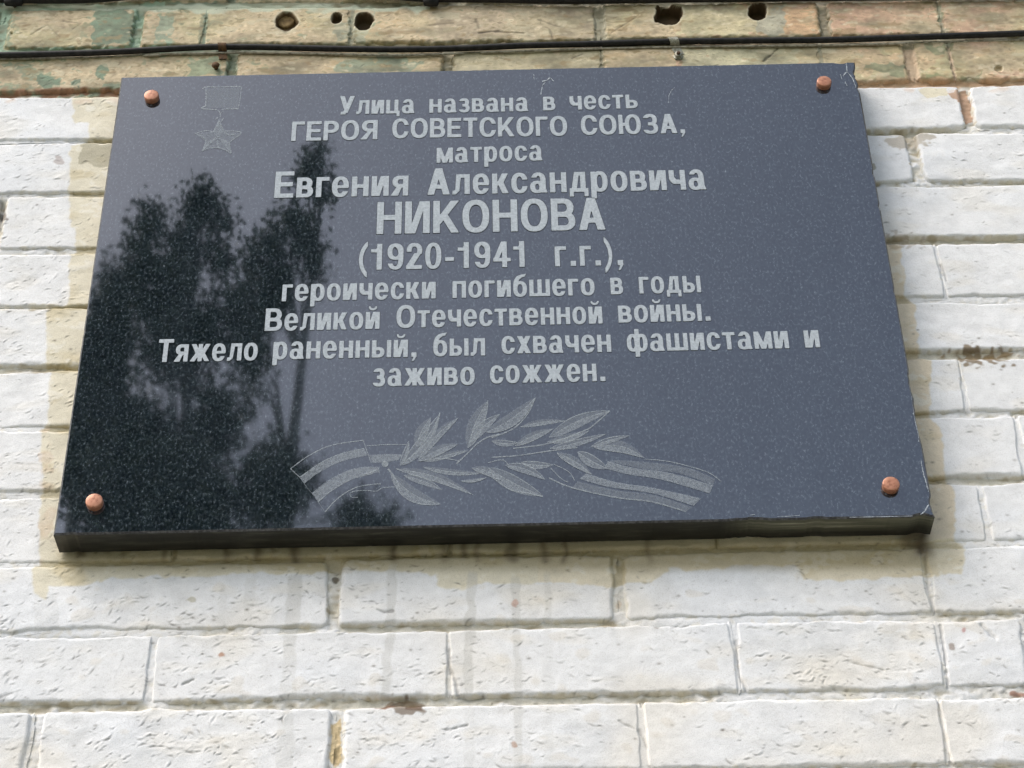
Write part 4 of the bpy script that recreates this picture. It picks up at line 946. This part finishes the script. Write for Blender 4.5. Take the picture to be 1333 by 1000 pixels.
def strap(px, py, wpx, m, root, tilt=0, tail=14):
    """metal saddle bent over the cable with a flat tail below"""
    c0 = at(px, py, yc); R_ = .0043; V = []; Fc = []
    w2 = wpx/1170/2; prof = []
    for a_ in np.linspace(100, -100, 13): prof.append((yc-R_*math.cos(math.radians(a_)), c0[2]+R_*math.sin(math.radians(a_))))
    prof.append((WALLY-.0012, c0[2]-R_-.001)); prof.append((WALLY-.0010, c0[2]-R_-tail/1000))
    for th in (0, .0009):
        for i, (y, z) in enumerate(prof):
            yy = y-th if i > 12 else yc+(y-yc)*(1+th/R_); zz = z if i > 12 else c0[2]+(z-c0[2])*(1+th/R_)
            tx = tilt*(c0[2]-z); V += [(c0[0]-w2+tx, yy, zz), (c0[0]+w2+tx, yy, zz)]
    n_ = len(prof)
    for i in range(n_-1):
        for k0 in (0, 2*n_): Fc.append((k0+2*i, k0+2*i+1, k0+2*i+3, k0+2*i+2))
        Fc.append((2*i, 2*i+2, 2*n_+2*i+2, 2*n_+2*i)); Fc.append((2*i+1, 2*n_+2*i+1, 2*n_+2*i+3, 2*i+3))
    Fc.append((2*n_-2, 2*n_-1, 4*n_-1, 4*n_-2)); Fc.append((0, 1, 2*n_+1, 2*n_))
    link('strap', pymesh('strap', V, Fc), m, root)
p = at(290, 70, WALLY); c1 = thing('cable_clip', 'rusty brown clip nailed over the cable above the left end of the plaque', 'clip', tuple(p), 'clips holding the cable')
strap(289.5, 61.5, 11, m_rust, c1, tilt=.1, tail=12)
q = at(280.5, 84, WALLY-.006)
link('nail_head', disc_profile('nail_head', q[0], q[2], [(.0022, WALLY+.006), (.0024, WALLY-.0035), (.0040, WALLY-.0035), (.0045, WALLY-.0050), (.0036, WALLY-.0068), (.0018, WALLY-.0076)], 20), m_rust, c1)
p = at(878, 60, WALLY); c2 = thing('cable_clip', 'grey metal clip with a hex bolt over the cable above the middle of the plaque', 'clip', tuple(p), 'clips holding the cable')
strap(876.5, 54.5, 12, m_zinc, c2, tilt=.35, tail=13)
q = at(883, 71.5, WALLY-.004)
o = link('bolt', disc_profile('bolt', q[0], q[2], [(.0062, WALLY+.002), (.0062, WALLY-.0018), (.0056, WALLY-.0024), (.0048, WALLY-.0024), (.0048, WALLY-.0052), (.0040, WALLY-.0060)], 6), m_zinc, c2)
link('bolt_tip', disc_profile('bolt_tip', q[0], q[2], [(.0022, WALLY-.004), (.0022, WALLY-.0075), (.0017, WALLY-.0080)], 12), m_rust, c2)
for x, wv, lb in [(18, 24, 'black band round the top cable at the left end of the picture'), (561, 20, 'black band round the top cable above the lettering')]:
    pp = at(x, 0, WALLY-.006); cc = thing('cable_clip', lb, 'clip', tuple(pp), 'bands on the top cable')
    a_ = at(x-wv/2, 0.5, WALLY-.006); b_ = at(x+wv/2, 0.5, WALLY-.006); e_ = [a_+(b_-a_)*f for f in (0, .08, .5, .92, 1)]
    V = []; Fc = []
    for i, (pt, rr) in enumerate(zip(e_, (.0042, .0066, .0074, .0066, .0042))):
        for s in range(14): V.append((pt[0], pt[1]+rr*math.cos(s*math.pi/7)*.8, pt[2]-.001+rr*math.sin(s*math.pi/7)))
    for i in range(4):
        for s in range(14): Fc.append((i*14+s, i*14+(s+1) % 14, (i+1)*14+(s+1) % 14, (i+1)*14+s))
    link('band', pymesh('band', V, Fc, True), m_cab, cc)
    s0 = Vector(at(x, 4, WALLY-.004)); link('screw', tube('screw', [s0, s0+Vector((0, .02, 0))], .002, 8), m_rust, cc)

# ------------------------------------------------------------------ ground and the trees that mirror in the polished stone
m_gr, t, b = mat('grass_ground', (.06, .08, .03), .95)
t.links.new(ramp(t, noise_tex(t, .6, 8, .7), [(.3, (.045, .05, .03)), (.55, (.06, .085, .028)), (.75, (.12, .11, .08))]), b.inputs['Base Color'])
g_ = pymesh('ground', [(-900, -900, 0), (900, -900, 0), (900, 900, 0), (-900, 900, 0)], [(0, 1, 2, 3)]); o = link('ground', g_, m_gr); o['kind'] = 'structure'
m_pv, t, b = mat('pavement', (.28, .27, .25), .9)
t.links.new(ramp(t, noise_tex(t, 12, 6, .7), [(.3, (.22, .215, .2)), (.7, (.34, .33, .31))]), b.inputs['Base Color'])
o = link('pavement', boxmesh('pavement', -9, 9, -2.6, WALLY+.04, .001, .1), m_pv); o['kind'] = 'structure'
m_bark, t, b = mat('birch_bark', (.5, .5, .47), .85)
t.links.new(ramp(t, noise_tex(t, 4, 5, .7, stretch=(1, 1, 3)), [(.4, (.05, .045, .04)), (.5, (.5, .49, .45))]), b.inputs['Base Color'])
m_leaf, t, b = mat('leaf', (.045, .075, .025), .55)
t.links.new(ramp(t, noise_tex(t, 1.2, 3), [(.3, (.08, .11, .05)), (.7, (.15, .19, .09))]), b.inputs['Base Color'])
def tree(x, y, h, lab, seed, blobs, leaf=.05, n_leaf=9000):
    """blobs: foliage masses (dx, dy, z, rx, rz, weight)"""
    r = np.random.default_rng(seed); rr = random.Random(seed)
    root = thing('birch_tree', lab, 'tree', (x, y, 0), 'trees opposite the wall')
    top = Vector((x+blobs[0][0], y+blobs[0][1], h-.3))
    stem = [Vector((x, y, 0)).lerp(top, f)+Vector((.12*math.sin(5*f+seed), .1*math.sin(4*f), 0)) for f in np.linspace(0, 1, 14)]
    me = tube('trunk', stem, .17, 10, .04, .012)
    link('trunk', me, m_bark, root)
    tip_pts = []
    for bl in blobs:
        n_ = max(3, int(bl[5]*9)); bx = Vector((x+bl[0], y+bl[1], bl[2]))
        for _ in range(n_):
            f = min(.97, max(.25, (bl[2]-rr.uniform(.3, 1.6)*bl[4])/h)); i = int(f*13); s0 = stem[i]
            e_ = bx+Vector((rr.uniform(-.7, .7)*bl[3], rr.uniform(-.7, .7)*bl[3], rr.uniform(-.6, .8)*bl[4])); m_ = s0.lerp(e_, .5)+Vector((0, 0, .25))
            link('limb', tube('limb', [s0, s0.lerp(m_, .5), m_, m_.lerp(e_, .6), e_], .03*(1.2-f), 6, 0, .005), m_bark, root)
    W_ = sum(b_[5] for b_ in blobs); C_ = []
    for bl in blobs:
        k = int(n_leaf*bl[5]/W_); nc = max(10, int(k/40))
        cc = r.normal(size=(nc, 3)); cc /= np.linalg.norm(cc, axis=1)[:, None]; cc *= (r.random(nc)**.45)[:, None]
        cc = cc*np.array([bl[3], bl[3], bl[4]])+np.array([x+bl[0], y+bl[1], bl[2]])
        ci = r.integers(0, nc, k); C_.append(cc[ci]+r.normal(size=(k, 3))*np.array([.055, .055, .10]))
    C_ = np.concatenate(C_); k = len(C_)
    a = r.normal(size=(k, 3)); a /= np.linalg.norm(a, axis=1)[:, None]; b2 = np.cross(a, r.normal(size=(k, 3))); b2 /= np.linalg.norm(b2, axis=1)[:, None]
    L_ = leaf*(.6+.8*r.random(k))[:, None]; P0 = C_-a*L_; P1 = C_+b2*L_*.55; P2 = C_+a*L_; P3 = C_-b2*L_*.55
    V = np.stack([P0, P1, P2, P3], 1).reshape(-1, 3); Q = np.arange(4*k).reshape(k, 4)
    me = bpy.data.meshes.new('crown'); me.from_pydata(V.tolist(), [], Q.tolist())
    link('crown', me, m_leaf, root)
def reach(px, py, D=10.0):
    """point that the picture's (px,py) shows mirrored in the slab, D metres out from the wall"""
    d = Fv+Rv*(px-666.5)/FPX-Uv*(py-500)/FPX; P = CAM+d*((0-CAM[1])/d[1]); d = d*np.array([1, -1, 1]); return P+d*(D/-d[1])
def blob(px, py, rpx, rpz, wgt, base, D):
    P = reach(px, py, D); k = np.linalg.norm(P-CAM)/FPX*1.07
    return (P[0]-base[0], P[1]-base[1], P[2], rpx*k, rpz*k/.8, wgt)
def planted(D, specs, lab, seed, leaf, n_leaf):
    base = (reach(specs[0][0], specs[0][1], D)[0], -D); bl = [blob(*s, base, D) for s in specs]
    h = max(b_[2]+b_[4] for b_ in bl); tree(base[0], base[1], h, lab, seed, bl, leaf, n_leaf)
planted(10.0, [(268, 250, 10, 18, .22), (250, 275, 20, 22, .45), (285, 290, 15, 20, .3), (192, 290, 22, 22, .5), (238, 325, 26, 26, .7), (180, 330, 24, 24, .55), (285, 335, 14, 26, .35), (150, 370, 24, 30, .6), (215, 385, 60, 36, 2.2), (295, 420, 36, 42, 1.3), (225, 450, 60, 36, 2.0), (330, 455, 20, 30, .35),
         (270, 520, 30, 22, .35), (285, 570, 50, 30, 1.3), (180, 560, 60, 50, 2.4), (230, 660, 110, 50, 3.0)],
        'tall birch with a split pointed crown opposite the left end of the plaque', 5, .032, 12500)
planted(11.0, [(414, 205, 12, 14, .25), (398, 222, 16, 16, .3), (420, 250, 16, 14, .25), (378, 285, 22, 18, .4), (352, 310, 20, 18, .35), (400, 320, 24, 20, .5), (332, 345, 20, 22, .4), (365, 355, 28, 24, .7), (412, 350, 14, 16, .2), (350, 400, 34, 26, .7), (330, 460, 24, 26, .35), (330, 520, 18, 24, .12), (360, 600, 40, 16, .45), (395, 625, 26, 14, .3)],
        'slender birch with the highest tip, to the right of the split-crowned birch', 8, .032, 4800)
planted(9.0, [(140, 420, 22, 26, .6), (125, 480, 40, 44, 1.8), (110, 570, 60, 60, 3.0), (190, 650, 110, 50, 3.2), (340, 640, 44, 24, .5), (470, 680, 60, 14, .3)],
        'dense low birch at the left end of the row opposite the wall', 12, .032, 24000)
